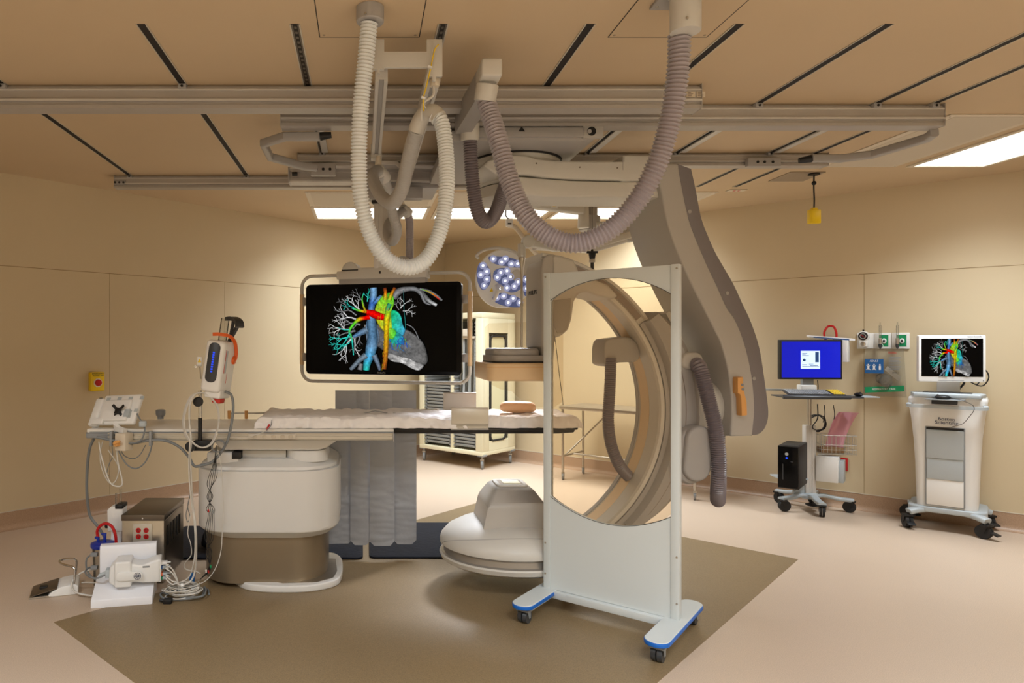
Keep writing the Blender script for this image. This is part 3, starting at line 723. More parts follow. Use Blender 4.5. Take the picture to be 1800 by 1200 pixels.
# pivot towards the L arm
e = MB(); pz = CC.z+.01
e.cyl(PL(1.10, pz, -.0), PL(1.42, pz, 0), .17, .17, 48, .01)
part('pivot_drum', e, 'carm_light', G, W=True)
e = MB(); e.lathe([(.0, 0), (.19, 0), (.20, .01), (.20, .05), (.185, .10), (.15, .15)], PL(1.41, pz, 0), uu, 48); part('pivot_collar', e, 'carm_grey', G, W=True)
e = MB(); e.cyl(PL(1.403, pz, 0), PL(1.412, pz, 0), .196, .196, 48); part('pivot_gap', e, 'black', G, W=True)
# motor cover capsule low on the holder
def caps(cx, cz, w, hgt, tilt, n0, n1, bev):
    pts = []
    for k in range(36):
        t = 2*PI*k/36; x = w*math.cos(t); z = w*math.sin(t)+(hgt if math.sin(t) > 0 else -hgt)
        x2 = x*math.cos(tilt)-z*math.sin(tilt); z2 = x*math.sin(tilt)+z*math.cos(tilt); pts.append((cx+x2, cz+z2))
    return extr(pts, n0, n1, bev, 3)
s0, z0 = unp(1230, 798, .30)
part('motor_cover', caps(s0, z0, .092, .082, -.12, .30, .10, .02), 'carm_mid', G, W=True)
s0, z0 = unp(1226, 798, .20)
part('motor_back_cover', caps(s0-.07, z0-.0, .10, .08, -.12, .27, .06, .03), 'carm_mid', G, W=True)
# hose elbow box and hanging hose between holder and L arm
s0, z0 = unp(1226, 634, .22)
part('hose_outlet', caps(s0-.03, z0, .055, .02, PI/2, .22, .02, .02), 'carm_grey', G, W=True)
part('outlet_hose', MB().hose([P(1220, 640, 4.36), P(1228, 643, 4.28), P(1236, 665, 4.25), P(1246, 705, 4.24), P(1257, 750, 4.22), P(1263, 800, 4.22), P(1263, 845, 4.24), P(1262, 872, 4.30), P(1262, 878, 4.40), P(1262, 862, 4.50), P(1262, 810, 4.56), P(1262, 750, 4.6)], .043, .0135, .13), 'hose_dark', G, W=True, smooth=60)
# elbow box inside the ring
s0, z0 = unp(1100, 615, .02)
a = math.atan2(z0-CC.z, s0)
e = extr([unp(x, y, .06) for x, y in ((1064, 602), (1068, 596), (1098, 592), (1110, 594), (1120, 602), (1125, 618), (1124, 630), (1118, 636), (1085, 637), (1082, 642), (1072, 645), (1062, 640), (1062, 612))], .06, -.12, .02, 3)
part('elbow_box', e, 'carm_mid', G, W=True)
e = MB().cyl(gp(1112, 615, .062), gp(1119, 615, -.1), .02, .02, 12)
part('inner_hose', MB().hose([P(1073, 630, 4.42), P(1073, 660, 4.41), P(1071, 700, 4.41), P(1069, 740, 4.42), P(1074, 780, 4.44), P(1086, 812, 4.46), P(1100, 832, 4.5), P(1116, 846, 4.55)], .036, .0125, .13), 'hose_dark', G, W=True, smooth=60)
e.bm.free()
# detector stand
DX = lambda px, D: (px-638)/F*D
st = [(931, 452), (938, 446), (962, 444), (1000, 450), (1040, 470), (1075, 495), (1092, 520), (1078, 530), (1055, 534), (1046, 530), (1030, 527), (1015, 532), (1008, 548), (1005, 575), (999, 588), (980, 596), (962, 598), (950, 596), (950, 636), (926, 636), (926, 470)]
pf = [unp(x, y, .20) for x, y in st]
part('detector_column', extr([unp(x, y, .17) for x, y in ((952, 470), (955, 454), (961, 448), (969, 446), (978, 447), (978, 600), (964, 612), (952, 612))], .17, -.11, .02, 3, 25), 'carm_grey', G, W=True)
part('arc_end_cover', extr([unp(x, y, .17) for x, y in ((966, 446), (985, 448), (1010, 456), (1020, 480), (1070, 500), (1089, 521), (1076, 526), (1050, 520), (1032, 512), (1018, 516), (1010, 530), (1006, 560), (1000, 580), (985, 592), (966, 595))], .17, -.13, .02, 3, 25), 'carm_light', G, W=True)
part('cover_panel', extr([unp(x, y, .174) for x, y in ((972, 528), (1004, 524), (1002, 560), (997, 577), (988, 586), (980, 586), (974, 572))], .174, .165, .003, 2, 25), 'carm_grey', G, W=True)
part('lower_column', extr([unp(x, y, .15) for x, y in ((952, 560), (958, 557), (976, 590), (974, 628), (970, 640), (952, 640))], .15, -.10, .012, 3, 25), 'carm_mid', G, W=True)
dt = MB(); dt.prism(rrect(.80, 1.16, 4.20, 4.60, .05), 1.432, 1.47, 'z', .004)
dt.prism(rrect(.81, 1.10, 4.22, 4.58, .06), 1.45, 1.515, 'z', .018, 3)
part('detector_housing', dt, 'carm_mid', G, W=True)
dh = part('detector_head', MB().prism(rrect(.757, 1.15, 4.15, 4.66, .05), 1.315, 1.425, 'z', .012, 3), 'carm_beige', G, W=True)
part('gap_line', MB().prism(rrect(.80, 1.15, 4.195, 4.605, .05), 1.423, 1.434, 'z'), 'black', dh, W=True)
part('head_seam', MB().prism(rrect(.7562, 1.1508, 4.1492, 4.6608, .051), 1.398, 1.400, 'z'), 'orange_tan', dh, W=True)
sx_ = unp(952, 520, .17)[0]
textmesh('PHILIPS', .038, Matrix.Translation(PL(sx_-.0005, 1.87, .02)) @ Matrix.Rotation(PH-PI/2, 4, 'Z') @ Matrix.Rotation(PI/2, 4, 'X'), 'ink', G, W=True, sx=1.15, ext=.0015, bold=.0006)
# tube housing at the bottom
e = MB(); e.lathe([(0, .135), (.34, .137), (.42, .147), (.462, .168), (.474, .195), (.470, .205)], (.955, 4.42, 0), seg=72, sx=.965, sy=.86); tb = part('tube_base', e, 'carm_light', G, W=True)
part('silver_band', MB().lathe([(.468, .203), (.448, .212), (.444, .245), (.458, .262)], (.955, 4.42, 0), seg=72, sx=.965, sy=.86), 'silver_band', tb, W=True)
part('tube_cover', MB().lathe([(.446, .255), (.470, .262), (.472, .28), (.462, .31), (.42, .355), (.34, .395), (.26, .41), (0, .415)], (.955, 4.42, 0), seg=72, sx=.965, sy=.86), 'carm_light', tb, W=True)
e = MB(); xx = .953
e.mesh([(xx-.215, 4.20, .37), (xx+.215, 4.20, .37), (xx+.215, 4.62, .37), (xx-.215, 4.62, .37),
        (xx-.178, 4.22, .545), (xx+.178, 4.22, .545), (xx+.178, 4.60, .545), (xx-.178, 4.60, .545),
        (xx-.115, 4.31, .635), (xx+.115, 4.31, .635), (xx+.115, 4.56, .635), (xx-.115, 4.56, .635)],
       [(3, 2, 1, 0), (8, 9, 10, 11)]+[(a, (a+1) % 4+b, (a+1) % 4+b+4, a+4) for b in (0, 4) for a in [0]]+
       [(0, 1, 5, 4), (1, 2, 6, 5), (2, 3, 7, 6), (3, 0, 4, 7), (4, 5, 9, 8), (5, 6, 10, 9), (6, 7, 11, 10), (7, 4, 8, 11)], .022, 4, None, 12)
part('tube_tower', e, 'carm_grey', G, W=True)
cpf = [(.262, .470), (.28, .472), (.31, .462), (.355, .42), (.395, .34), (.41, .26)]
def crad(z):
    for (za, ra), (zb2, rb) in zip(cpf, cpf[1:]):
        if z <= zb2: return ra+(rb-ra)*(z-za)/(zb2-za)
    return .26
pts_ = []
for k in range(41):
    a = math.radians(-170+160*k/40); z = .275+.100*math.sin(PI*k/40)**.7; r = crad(z)+.0005
    pts_.append((.955+.965*r*math.cos(a), 4.42+.86*r*math.sin(a), z))
part('cover_groove', MB().tube(pts_, .0022, 6, smooth=False), 'carm_mid', G, W=True)
wn = part('exit_window', MB().prism(rrect(xx-.10, xx+.10, 4.33, 4.54, .03), .632, .645, 'z', .004), 'carm_light', G, W=True)
part('window_opening', MB().prism(rrect(xx-.075, xx+.075, 4.36, 4.51, .01), .644, .6455, 'z'), 'carm_track', wn, W=True)
part('window_pane', MB().box(xx-.05, xx+.06, 4.38, 4.49, .645, .648), 'cream_panel', wn, W=True)
# ================= PATIENT TABLE =================
TB = thing('patient_table', 'long white patient table on a wide white and bronze pedestal', 'operating table', (-.62, 4.5, 0))
def plan(x0, x1, y0, y1, r, n=8): return rrect(x0, x1, y0, y1, r, n)
def loft(secs, bev=0):
    e = MB(); n = len(secs[0][0]); V = [[e.bm.verts.new((x, y, z)) for x, y in s] for s, z in secs]; Fs = []
    for A, B in zip(V, V[1:]):
        for i in range(n): Fs.append(e.bm.faces.new((A[i], A[(i+1) % n], B[(i+1) % n], B[i])))
    Fs.append(e.bm.faces.new(V[0][::-1])); Fs.append(e.bm.faces.new(V[-1]))
    bmesh.ops.recalc_face_normals(e.bm, faces=Fs)
    return e
_q = [(v.x, v.y) for v in catmull([Vector((a_, b_, 0)) for a_, b_ in [(-.84, 4.40), (-.74, 4.28), (-.62, 4.235), (-.45, 4.225), (-.30, 4.25), (-.18, 4.33), (-.14, 4.45), (-.14, 4.7), (-.18, 4.86), (-.3, 4.92), (-.8, 4.92)]], 5)]
fp = MB().prism(_q, 0, .045, 'z', .01, 3)
part('floor_plate', fp, 'table_white', TB, W=True)
part('floor_plate_inlay', MB().prism([(-.78, 4.40), (-.5, 4.27), (-.29, 4.29), (-.19, 4.37), (-.17, 4.5), (-.19, 4.75), (-.78, 4.85)], .0455, .047, 'z'), 'steel', TB, W=True)
part('plinth', loft([(plan(-.99, -.26, 4.37, 4.92, .22), .0), (plan(-.99, -.26, 4.37, 4.92, .22), .04)]), 'black', TB, W=True)
part('lower_pedestal', loft([(plan(-1.035, -.235, 4.29, 4.98, .25), .035), (plan(-1.035, -.235, 4.29, 4.98, .25), .36)]), 'table_bronze', TB, W=True)
H1 = plan(-1.07, -.155, 4.22, 5.06, .25)
part('pedestal_housing', loft([(plan(-1.02, -.205, 4.27, 5.01, .24), .33), (plan(-1.065, -.16, 4.225, 5.055, .25), .375), (H1, .39), (H1, .752), (plan(-1.06, -.165, 4.23, 5.05, .25), .755)]), 'table_white', TB, W=True, smooth=25)
part('housing_band', loft([(plan(-1.021, -.204, 4.269, 5.011, .24), .329), (plan(-1.06, -.165, 4.23, 5.05, .25), .369)]), 'carm_light', TB, W=True)
part('top_cover', loft([(plan(-1.055, -.168, 4.235, 5.045, .25), .757), (plan(-1.05, -.17, 4.24, 5.04, .25), .775), (plan(-.98, -.24, 4.30, 4.98, .22), .82)]), 'table_white', TB, W=True, smooth=25)
e = MB().box(-.98, -.78, 4.28, 4.7, .79, .862, .012, 3); part('left_turret', e, 'table_white', TB, W=True)
part('turret_gap', MB().box(-.82, -.765, 4.272, 4.5, .822, .864, .002), 'black', TB, W=True)
e = loft([(plan(-.49, -.225, 4.29, 4.75, .10), .80), (plan(-.49, -.235, 4.295, 4.75, .10), .868), (plan(-.49, -.25, 4.31, 4.74, .10), .872)]); part('right_turret', e, 'table_white', TB, W=True)
part('slide_block', MB().box(-.77, -.49, 4.34, 4.7, .80, .865, .004), 'carm_light', TB, W=True)
e = MB(); e.prism([(-.99, .998), (-.91, .90), (-.88, .875), (-.28, .875), (-.23, .89), (-.07, .998)], 4.28, 4.8, 'y', .015, 3); tr = part('tabletop_carrier', e, 'table_white', TB, W=True)
part('carrier_slot', MB().box(-.36, -.21, 4.276, 4.282, .945, .965), 'black', tr, W=True)
part('carrier_screw', MB().cyl((-.87, 4.275, .96), (-.87, 4.282, .96), .010, .010).cyl((-.44, 4.275, .96), (-.44, 4.282, .96), .010, .010), 'steel', tr, W=True)
# top
ZT = 1.018
tp = [(-1.70, 4.20), (.19, 4.20), (.19, 4.74), (-1.50, 4.74), (-1.64, 4.66), (-1.70, 4.5)]
part('table_top', MB().prism(tp, .995, ZT, 'z', .006, 3), 'table_top_white', TB, W=True)
part('top_edge_line', MB().box(-1.68, .19, 4.194, 4.2, .995, 1.002), 'grey_plastic', TB, W=True)
e = MB(); e.prism([(a_, b_+.03) for a_, b_ in [(4.17, .962), (4.178, .962), (4.178, .95), (4.172, .948), (4.172, .932), (4.178, .93), (4.178, .925), (4.165, .925), (4.19, .92), (4.20, .92), (4.20, .966), (4.17, .966)]], -1.56, .185, 'x')
part('side_rail', e, 'cream_steel', TB, W=True)
part('side_rail_end', MB().box(.183, .19, 4.16, 4.21, .947, 1.0, .002), 'carm_mid', TB, W=True)
part('corner_bumper', MB().prism([(-1.70, 4.19), (-1.42, 4.165), (-1.42, 4.2), (-1.66, 4.26), (-1.67, 4.6), (-1.72, 4.6), (-1.72, 4.24)], .962, .995, 'z', .008, 3), 'grey_plastic', TB, W=True)
cb = [(.18, 4.26), (1.25, 4.26), (1.36, 4.32), (1.39, 4.42), (1.39, 4.6), (1.33, 4.72), (1.2, 4.76), (.18, 4.76)]
part('carbon_top', MB().prism(cb, .998, 1.015, 'z', .006, 3).prism([(a*.985+.01, (b-4.5)*.8+4.5) for a, b in cb], .975, 1.0, 'z', .01, 2), 'carbon', TB, W=True)
# far side rail with knobs
kr = part('far_rail', MB().tube([(-.95, 4.80, 1.055), (-.3, 4.80, 1.055)], .006, smooth=False).box(-1.1, .1, 4.74, 4.80, .99, 1.012), 'cream_steel', TB, W=True)
for x in (-.94, -.82, -.55, -.48, -.41): part('rail_knob', MB().cyl((x, 4.80, 1.015), (x, 4.80, 1.072), .011, .013, 14, .003), 'orange_tan', TB, W=True)
for x in (-1.42, -.385):
    e = MB(); e.lathe([(.022, .985), (.022, 1.0), (.032, 1.012), (.034, 1.02), (.034, 1.045), (.028, 1.05)], (x, 4.79, .03), seg=28); part('round_knob', e, 'grey_plastic', TB, W=True)
for x in (-.66, -.60, -.545, -.49, -.44): part('rail_fitting', MB().cyl((x, 4.158, .976), (x, 4.172, .976), .014, .014, 18, .002), 'steel', TB, W=True)
part('rail_fitting_plate', MB().box(-.70, -.41, 4.160, 4.168, .960, .992, .002), 'cream_steel', TB, W=True)
# mattress under a white sheet
def nz(x, y, s=1.0, k=0): return noise.noise(Vector((x*s, y*s, k)))
def sheet_fn(x0, x1, y0, y1, z0, top, k, amp=.012, drop=None):
    def fn(a, b):
        x = x0+(x1-x0)*a
        # b runs over: front bottom -> front top -> back top -> back bottom
        w_ = .06; tot = (y1-y0)+2*w_; d = b*tot
        if d < w_: y = y0; z = z0+(top-z0)*(d/w_)
        elif d > tot-w_: y = y1; z = z0+(top-z0)*((tot-d)/w_)
        else:
            y = y0+(d-w_); z = top
        ed = min(1, min(abs(d-w_), abs(d-(tot-w_)))/.03)
        if ed < 1 and w_-.0 <= d <= tot-w_+.0: z -= (1-ed)**2*.012
        ex = min(a*(x1-x0), (1-a)*(x1-x0))
        if ex < .05: z = z0+(z-z0)*(1-(1-ex/.05)**2*.55)
        fo = abs(nz(x, y+z*1.5, 7, k))*1.4+abs(nz(x+y*.3, z*3, 16, k+3))*.7
        if y == y0: y -= fo*amp*1.8*(1.2-(z-z0)/.1) if z > z0 else fo*amp*2
        z += (nz(x, y, 5, k)*.7+abs(nz(x*1.0, y*.6, 14, k+7))*.8)*amp*(1 if z > z0+.005 else .1)
        return Vector((x, y, z))
    return fn
e = MB().grid(sheet_fn(-.67, .66, 4.235, 4.735, ZT+.002, 1.088, 1, .020), 150, 60)
solo('sheeted_mattress', e, 'sheet', 'long mattress under a wrinkled white sheet at the table middle', 'mattress', smooth=80)
e = MB().grid(sheet_fn(.66, 1.37, 4.28, 4.74, 1.017, 1.085, 9, .018), 100, 50)
solo('sheeted_mattress', e, 'sheet', 'short sheeted mattress section at the head end under the detector', 'mattress', smooth=80)
# foam pillow
def pil(a, b):
    th = 2*PI*a; r = b
    return None
e = MB(); e.box(-.115, .115, -.08, .08, 0, .07, .03, 4)
bmesh.ops.subdivide_edges(e.bm, edges=e.bm.edges[:], cuts=2, use_grid_fill=True)
for v in e.bm.verts:
    k = max(abs(v.co.x)/.115, 0); v.co.z = .035+(v.co.z-.035)*(1-.25*k*k)+nz(v.co.x, v.co.y, 30, 5)*.004; v.co.y *= 1-.10*k
t = thing('foam_headrest', 'orange foam head pillow lying near the head end', 'pillow', (1.02, 4.50, 1.092), -12)
part('cushion', e, 'foam_orange', t, smooth=70)
# metal arm supports
t = thing('arm_support', 'cream metal arm guard clipped to the near edge of the table', 'arm guard', (.66, 4.22, 1.02))
part('guard_panel', MB().prism([(0, 0), (0, .012), (-.012, .03), (-.012, .115), (-.004, .13), (.004, .13), (-.004, .112), (-.004, .03), (.012, .012), (.30, .012), (.30, 0)], -.115, .115, 'x', .002), 'cream_steel', t, smooth=30)
part('edge_strip', MB().box(-.116, .116, -.006, .02, -.008, .0, .001), 'carm_light', t)
t = thing('arm_support', 'pale metal arm guard standing at the far edge of the table', 'arm guard', (.68, 4.78, 1.02))
part('guard_panel', MB().prism([(0, 0), (0, .012), (.01, .03), (.01, .17), (.018, .18), (.024, .18), (.02, .0)], -.115, .115, 'x', .002), 'rail_alu_light', t, smooth=30)
# ---- lead curtain ----
t = thing('lead_shield', 'grey lead apron screen hanging from the far table side', 'lead screen', (.08, 4.93, .09))
def flap(x0, x1, z0, z1, y, k, amp=.014, cut=.03):
    def fn(a, b):
        x = x0+(x1-x0)*a; z = z0+(z1-z0)*b
        c = cut*max(0, 1-min(a, 1-a)*(x1-x0)/cut)
        if b < .04: z = z+c*(1-b/.04)
        yy = y-.010*math.sin(PI*a)-amp*1.0*(abs(nz(x*.6, z*2.6, 9, k)))-amp*.9*nz(x, z, 4, k+2)*(1.3-b)
        return Vector((x, yy, z))
    return MB().grid(fn, 26, 70, .006)
for x0, x1, k, yy in ((-.29, -.075, 1, 4.955), (-.09, .052, 2, 4.925), (.050, .225, 3, 4.905), (.220, .385, 4, 4.935)):
    part('curtain_flap', flap(x0, x1, .095, .96, yy, k), 'lead_grey', t, W=True, smooth=60)
for x0, x1, k in ((-.20, -.045, 5), (-.045, .045, 6), (.047, .21, 7), (.21, .385, 8)):
    part('upper_panel', flap(x0+.001, x1-.001, .97, 1.205, 4.94, k, .003, .004), 'lead_grey', t, W=True, smooth=60)
part('mounting_rail', MB().box(-.28, .38, 4.95, 4.97, .955, .985, .003), 'steel', t, W=True)

# ---- floor mats ----
def fmat(x0, x1, y0, y1, lab, curl=False, logo=None):
    t = thing('floor_mat', lab, 'mat', ((x0+x1)/2, (y0+y1)/2, .0015), 0)
    e = MB(); X, Y = (x1-x0)/2, (y1-y0)/2
    e.prism(rrect(-X, X, -Y, Y, .05), 0, .016, 'z', .006, 2); part('mat_body', e, 'mat_navy', t)
    if logo:
        p = textmesh('GPI', .06, Matrix.Translation((logo[0], logo[1], .0165)), 'shield_blue', t, 'printed_mark', sx=1.5)
    return t
fmat(.045, 1.25, 4.89, 5.83, 'navy foam floor mat with blue print right of the pedestal', logo=(-.53, .40))
fmat(-1.50, .0, 4.87, 5.72, 'navy foam floor mat lying behind the table pedestal')
# pedestal-side bulge: folded mat standing behind the steel box
e = MB(); e.prism([(-1.22, .0175), (-1.20, .13), (-1.12, .20), (-1.0, .215), (-.7, .21), (-.6, .17), (-.58, .0175)], 5.1, 5.5, 'y', .03, 3)
solo('folded_mat', e, 'mat_navy', 'folded dark mat heaped behind the left of the pedestal', 'mat')
# ================= MONITOR =================
def heart_mesh(W, H):
    """a vessel and heart scan drawn as flat coloured shapes; returns bmesh builder with colours"""
    bm = bmesh.new(); cl = bm.loops.layers.float_color.new('Col'); rnd = random.Random(11); lay = [0]
    def pt(x, y): return Vector(((x-807)/1155*W, -lay[0]*.00004-.0005, -(y-634)/688*H))
    def lc(c, f=1): c = lin(tuple(min(255, v*f) for v in c)); return c
    def inside(x, y): return 232 < x < 1383 and 292 < y < 977
    def rib(pts, ws, cs, f=1, sm=4):
        lay[0] += 1
        ps = catmull([Vector((a, b, 0)) for a, b in pts], sm) if len(pts) > 2 else [Vector((a, b, 0)) for a, b in pts]
        n = len(ps)-1; rows = []
        for i, p in enumerate(ps):
            a, b = ps[max(i-1, 0)], ps[min(i+1, n)]; d = (b-a).normalized(); q = Vector((-d.y, d.x, 0))
            u = i/n*(len(ws)-1); j = min(int(u), len(ws)-2); w_ = ws[j]+(ws[j+1]-ws[j])*(u-j)
            u2 = i/n*(len(cs)-1); j2 = min(int(u2), len(cs)-2); g = u2-j2
            c = tuple(cs[j2][k]+(cs[j2+1][k]-cs[j2][k])*g for k in range(3))
            w_ *= 1+.10*noise.noise(p*.03)
            row = []
            for s_, fc in ((-.5, .45), (-.28, .8), (0, 1.1), (.28, .85), (.5, .45)):
                v = p+q*w_*s_; v.x = min(max(v.x, 234), 1381); v.y = min(max(v.y, 294), 975)
                row.append((bm.verts.new(pt(v.x, v.y)), lc(c, fc*f)))
            rows.append(row)
        for A, B in zip(rows, rows[1:]):
            for j in range(4):
                qd = (A[j], A[j+1], B[j+1], B[j]); fa = bm.faces.new([v for v, _ in qd])
                for lp, (_, c) in zip(fa.loops, qd): lp[cl] = c
    def blob(pts, c0, c1=None, d=(1, 0), jit=.25):
        lay[0] += 1
        q = catmull([Vector((a, b, 0)) for a, b in pts], 4, True); cen = sum(q, Vector())/len(q)
        xs = [v.x*d[0]+v.y*d[1] for v in q]; lo, hi = min(xs), max(xs); c1 = c1 or c0
        def colr(v, e):
            g = ((v.x*d[0]+v.y*d[1])-lo)/(hi-lo+1e-6); f = (1.0 if not e else .5)*(1+jit*noise.noise(v*.02)+jit*.8*noise.noise(v*.06))
            return lc(tuple(c0[k]+(c1[k]-c0[k])*g for k in range(3)), f)
        rings = [[cen+(v-cen)*s_ for v in q] for s_ in (1, .9, .7, .45, .2)]
        R = [[(bm.verts.new(pt(v.x, v.y)), colr(v, i == 0)) for v in r] for i, r in enumerate(rings)]
        n = len(q); cv = (bm.verts.new(pt(cen.x, cen.y)), colr(cen, 0))
        for A, B in zip(R, R[1:]):
            for i in range(n):
                qd = (A[i], A[(i+1) % n], B[(i+1) % n], B[i]); fa = bm.faces.new([v for v, _ in qd])
                for lp, (_, c) in zip(fa.loops, qd): lp[cl] = c
        for i in range(n):
            qd = (R[-1][i], R[-1][(i+1) % n], cv); fa = bm.faces.new([v for v, _ in qd])
            for lp, (_, c) in zip(fa.loops, qd): lp[cl] = c
    def tree(x, y, a, L, w_, dep, c):
        if dep == 0 or not inside(x, y): return
        pts = [(x, y)]; aa = a
        for k in range(3):
            aa += rnd.uniform(-.3, .3); x += math.cos(aa)*L/3; y -= math.sin(aa)*L/3; pts.append((x, y))
        rib(pts, [w_, w_*.62], [c, tuple(min(255, v*1.1) for v in c)], 1, 2)
        for sg in (-1, 1):
            if rnd.random() < .93: tree(x, y, aa+sg*rnd.uniform(.25, .7), L*rnd.uniform(.55, .85), w_*.62, dep-1, c)
        if rnd.random() < .5: tree(pts[1][0], pts[1][1], aa+rnd.choice((-1, 1))*.8, L*.5, w_*.5, dep-1, c)
    R, Y, GR, CY, BL, LB, GY, WH = (250, 10, 5), (235, 200, 20), (90, 215, 50), (50, 205, 190), (60, 110, 190), (120, 165, 205), (130, 130, 132), (215, 215, 215)
    for x, y, a, L, w_, c in ((640, 600, 2.9, 80, 17, GY), (620, 560, 2.5, 85, 15, WH), (640, 480, 2.2, 75, 13, WH), (670, 440, 1.9, 70, 11, GY), (600, 650, 3.4, 85, 15, GY), (590, 700, 3.9, 95, 15, WH),
       (570, 690, 3.6, 85, 14, CY), (600, 700, 4.4, 95, 14, WH), (560, 640, 3.1, 80, 13, WH), (610, 520, 2.8, 75, 12, GY), (680, 600, 4.4, 80, 13, GY), (600, 470, 2.6, 50, 9, CY), (640, 690, 4.6, 60, 12, GY),
       (960, 470, .9, 45, 9, WH), (950, 480, 2.0, 40, 8, GY), (980, 490, -.2, 40, 8, WH), (560, 740, 4.1, 70, 10, CY), (530, 640, 2.8, 60, 9, WH), (700, 410, 1.6, 40, 9, CY)):
        tree(x, y, a, L, w_*1.12, 4, c)
    blob([(690, 690), (720, 600), (800, 600), (880, 640), (1000, 640), (1070, 680), (1135, 745), (1165, 830), (1170, 900), (1130, 930), (1040, 900), (950, 880), (860, 830), (770, 770)], (88, 90, 94), (112, 110, 108))
    blob([(860, 830), (950, 855), (1030, 875), (1080, 905), (1140, 925), (1128, 955), (1095, 972), (1040, 950), (970, 912), (900, 900), (862, 870)], (150, 148, 146), (190, 188, 186), jit=.5)
    rib([(1010, 600), (1050, 620), (1080, 660), (1105, 720)], [9, 7], [GY, GY])
    blob([(700, 560), (760, 560), (785, 640), (800, 720), (775, 770), (700, 740), (690, 650)], (80, 120, 160), (110, 118, 128), (0, 1))
    rib([(750, 296), (750, 360), (738, 430), (730, 500), (735, 600), (742, 700), (735, 790)], [58, 56, 50, 52, 78, 82, 90], [LB, LB, BL, LB, (90, 130, 165), (85, 125, 160), LB])
    rib([(735, 770), (720, 850), (700, 910), (690, 975)], [92, 80, 62, 50], [LB, (70, 170, 220), CY])
    rib([(690, 850), (630, 900), (565, 972)], [50, 40, 34], [(120, 140, 155), (110, 120, 130)])
    rib([(650, 920), (640, 972)], [30, 42], [GY, GY])
    rib([(755, 850), (785, 920), (800, 973)], [44, 34, 22], [(120, 140, 160), (100, 110, 130)])
    rib([(700, 640), (640, 670), (585, 700)], [60, 44, 20], [(110, 130, 150), (90, 140, 190)])
    rib([(820, 375), (780, 400), (750, 430)], [50, 40, 24], [LB, BL])
    rib([(905, 385), (945, 335), (1010, 312), (1075, 315), (1130, 355), (1180, 410), (1240, 448)], [50, 56, 40, 36, 40, 34, 24], [GY, (130, 128, 128), GY, (110, 110, 110), WH])
    rib([(1120, 345), (1150, 420), (1195, 445)], [26, 20, 8], [GY, GY])
    rib([(1110, 315), (1180, 335), (1240, 375), (1280, 410)], [20, 26, 26, 18], [GY, GY])
    rib([(1125, 318), (1180, 338), (1225, 368), (1262, 402)], [5, 8, 11, 9], [GR, Y, (245, 120, 10), R])
    rib([(985, 320), (990, 480), (998, 560), (1003, 640)], [5, 4], [(80, 130, 130), CY], .8)
    blob([(885, 490), (930, 490), (965, 530), (980, 600), (1000, 650), (975, 700), (930, 720), (885, 690), (870, 600)], (20, 205, 120), (70, 160, 205), (.8, .3))
    blob([(870, 640), (930, 660), (985, 700), (990, 760), (940, 760), (890, 750), (865, 700)], (40, 210, 90), (40, 110, 200), (1, .4))
    for k in range(26):
        x, y = rnd.uniform(880, 1010), rnd.uniform(690, 770); rib([(x, y), (x+rnd.uniform(-8, 15), y+rnd.uniform(15, 40)), (x+rnd.uniform(-15, 45), y+rnd.uniform(30, 75))], [6, 2], [rnd.choice((BL, (30, 80, 230), CY, GR)), BL])
    blob([(840, 350), (895, 345), (914, 420), (890, 500), (895, 600), (890, 660), (840, 660), (800, 620), (768, 550), (762, 470), (795, 395)], (215, 205, 40), (90, 210, 50), (.6, -.5))
    blob([(850, 640), (905, 630), (930, 670), (900, 720), (865, 700)], (180, 215, 40), (70, 205, 70))
    rib([(880, 430), (862, 470), (850, 520)], [34, 40, 20], [(60, 160, 120), (70, 170, 70)])
    rib([(838, 300), (845, 340), (842, 400)], [30, 26, 40], [(110, 40, 30), (230, 120, 20), (180, 210, 40)])
    rib([(920, 300), (893, 350), (875, 400)], [26, 26, 40], [(130, 60, 30), (225, 150, 20), (150, 210, 40)])
    rib([(835, 540), (790, 530), (740, 508), (695, 495)], [56, 60, 62, 40], [R, R, R])
    rib([(720, 535), (680, 545), (635, 555), (595, 590), (560, 640), (555, 680)], [44, 36, 34, 24, 22, 12], [R, R, Y, GR, GR, CY])
    rib([(700, 492), (660, 488), (620, 478), (575, 462)], [34, 24, 18, 8], [R, Y, GR, CY])
    rib([(690, 500), (665, 430), (660, 380), (672, 340)], [20, 14, 10, 6], [(230, 150, 20), GR, CY])
    rib([(565, 670), (580, 740), (590, 850)], [14, 14, 8], [GR, CY, CY])
    rib([(560, 670), (520, 740), (470, 800)], [14, 10, 6], [CY, CY, CY])
    rib([(560, 640), (510, 640), (460, 620)], [10, 8, 4], [CY, CY])
    rib([(868, 490), (855, 560), (852, 650), (850, 760), (845, 870), (832, 965)], [50, 48, 42, 40, 38, 36], [(150, 215, 40), (220, 210, 30), Y, (220, 170, 25), (215, 150, 30), (190, 110, 30), (150, 70, 25)])
    for k in range(60):
        y = rnd.uniform(640, 960); x = 852-(y-640)*.06+rnd.uniform(-16, 16); rib([(x, y), (x+rnd.uniform(-2, 2), y+rnd.uniform(10, 24))], [3, 1], [rnd.choice(((220, 70, 20), Y, (245, 140, 20), (120, 170, 40)))]*2)
    for k in range(40):
        x, y = rnd.uniform(785, 870), rnd.uniform(380, 600); rib([(x, y), (x+rnd.uniform(-10, 6), y+rnd.uniform(15, 40))], [3, 1], [rnd.choice(((230, 120, 20), Y, (60, 180, 60), GR))]*2)
    e = MB(); e.bm.free(); e.bm = bm; return e
t = MN = thing('ceiling_monitor', 'large ceiling-hung monitor showing a colourful heart scan', 'monitor', (.148, 5.24, 1.655), -15.2)
W_, H_ = .612, .350
part('monitor_body', MB().prism(rrect(-W_, W_, -H_, H_, .035), -.03, .04, 'y', .006), 'black_gloss', t)
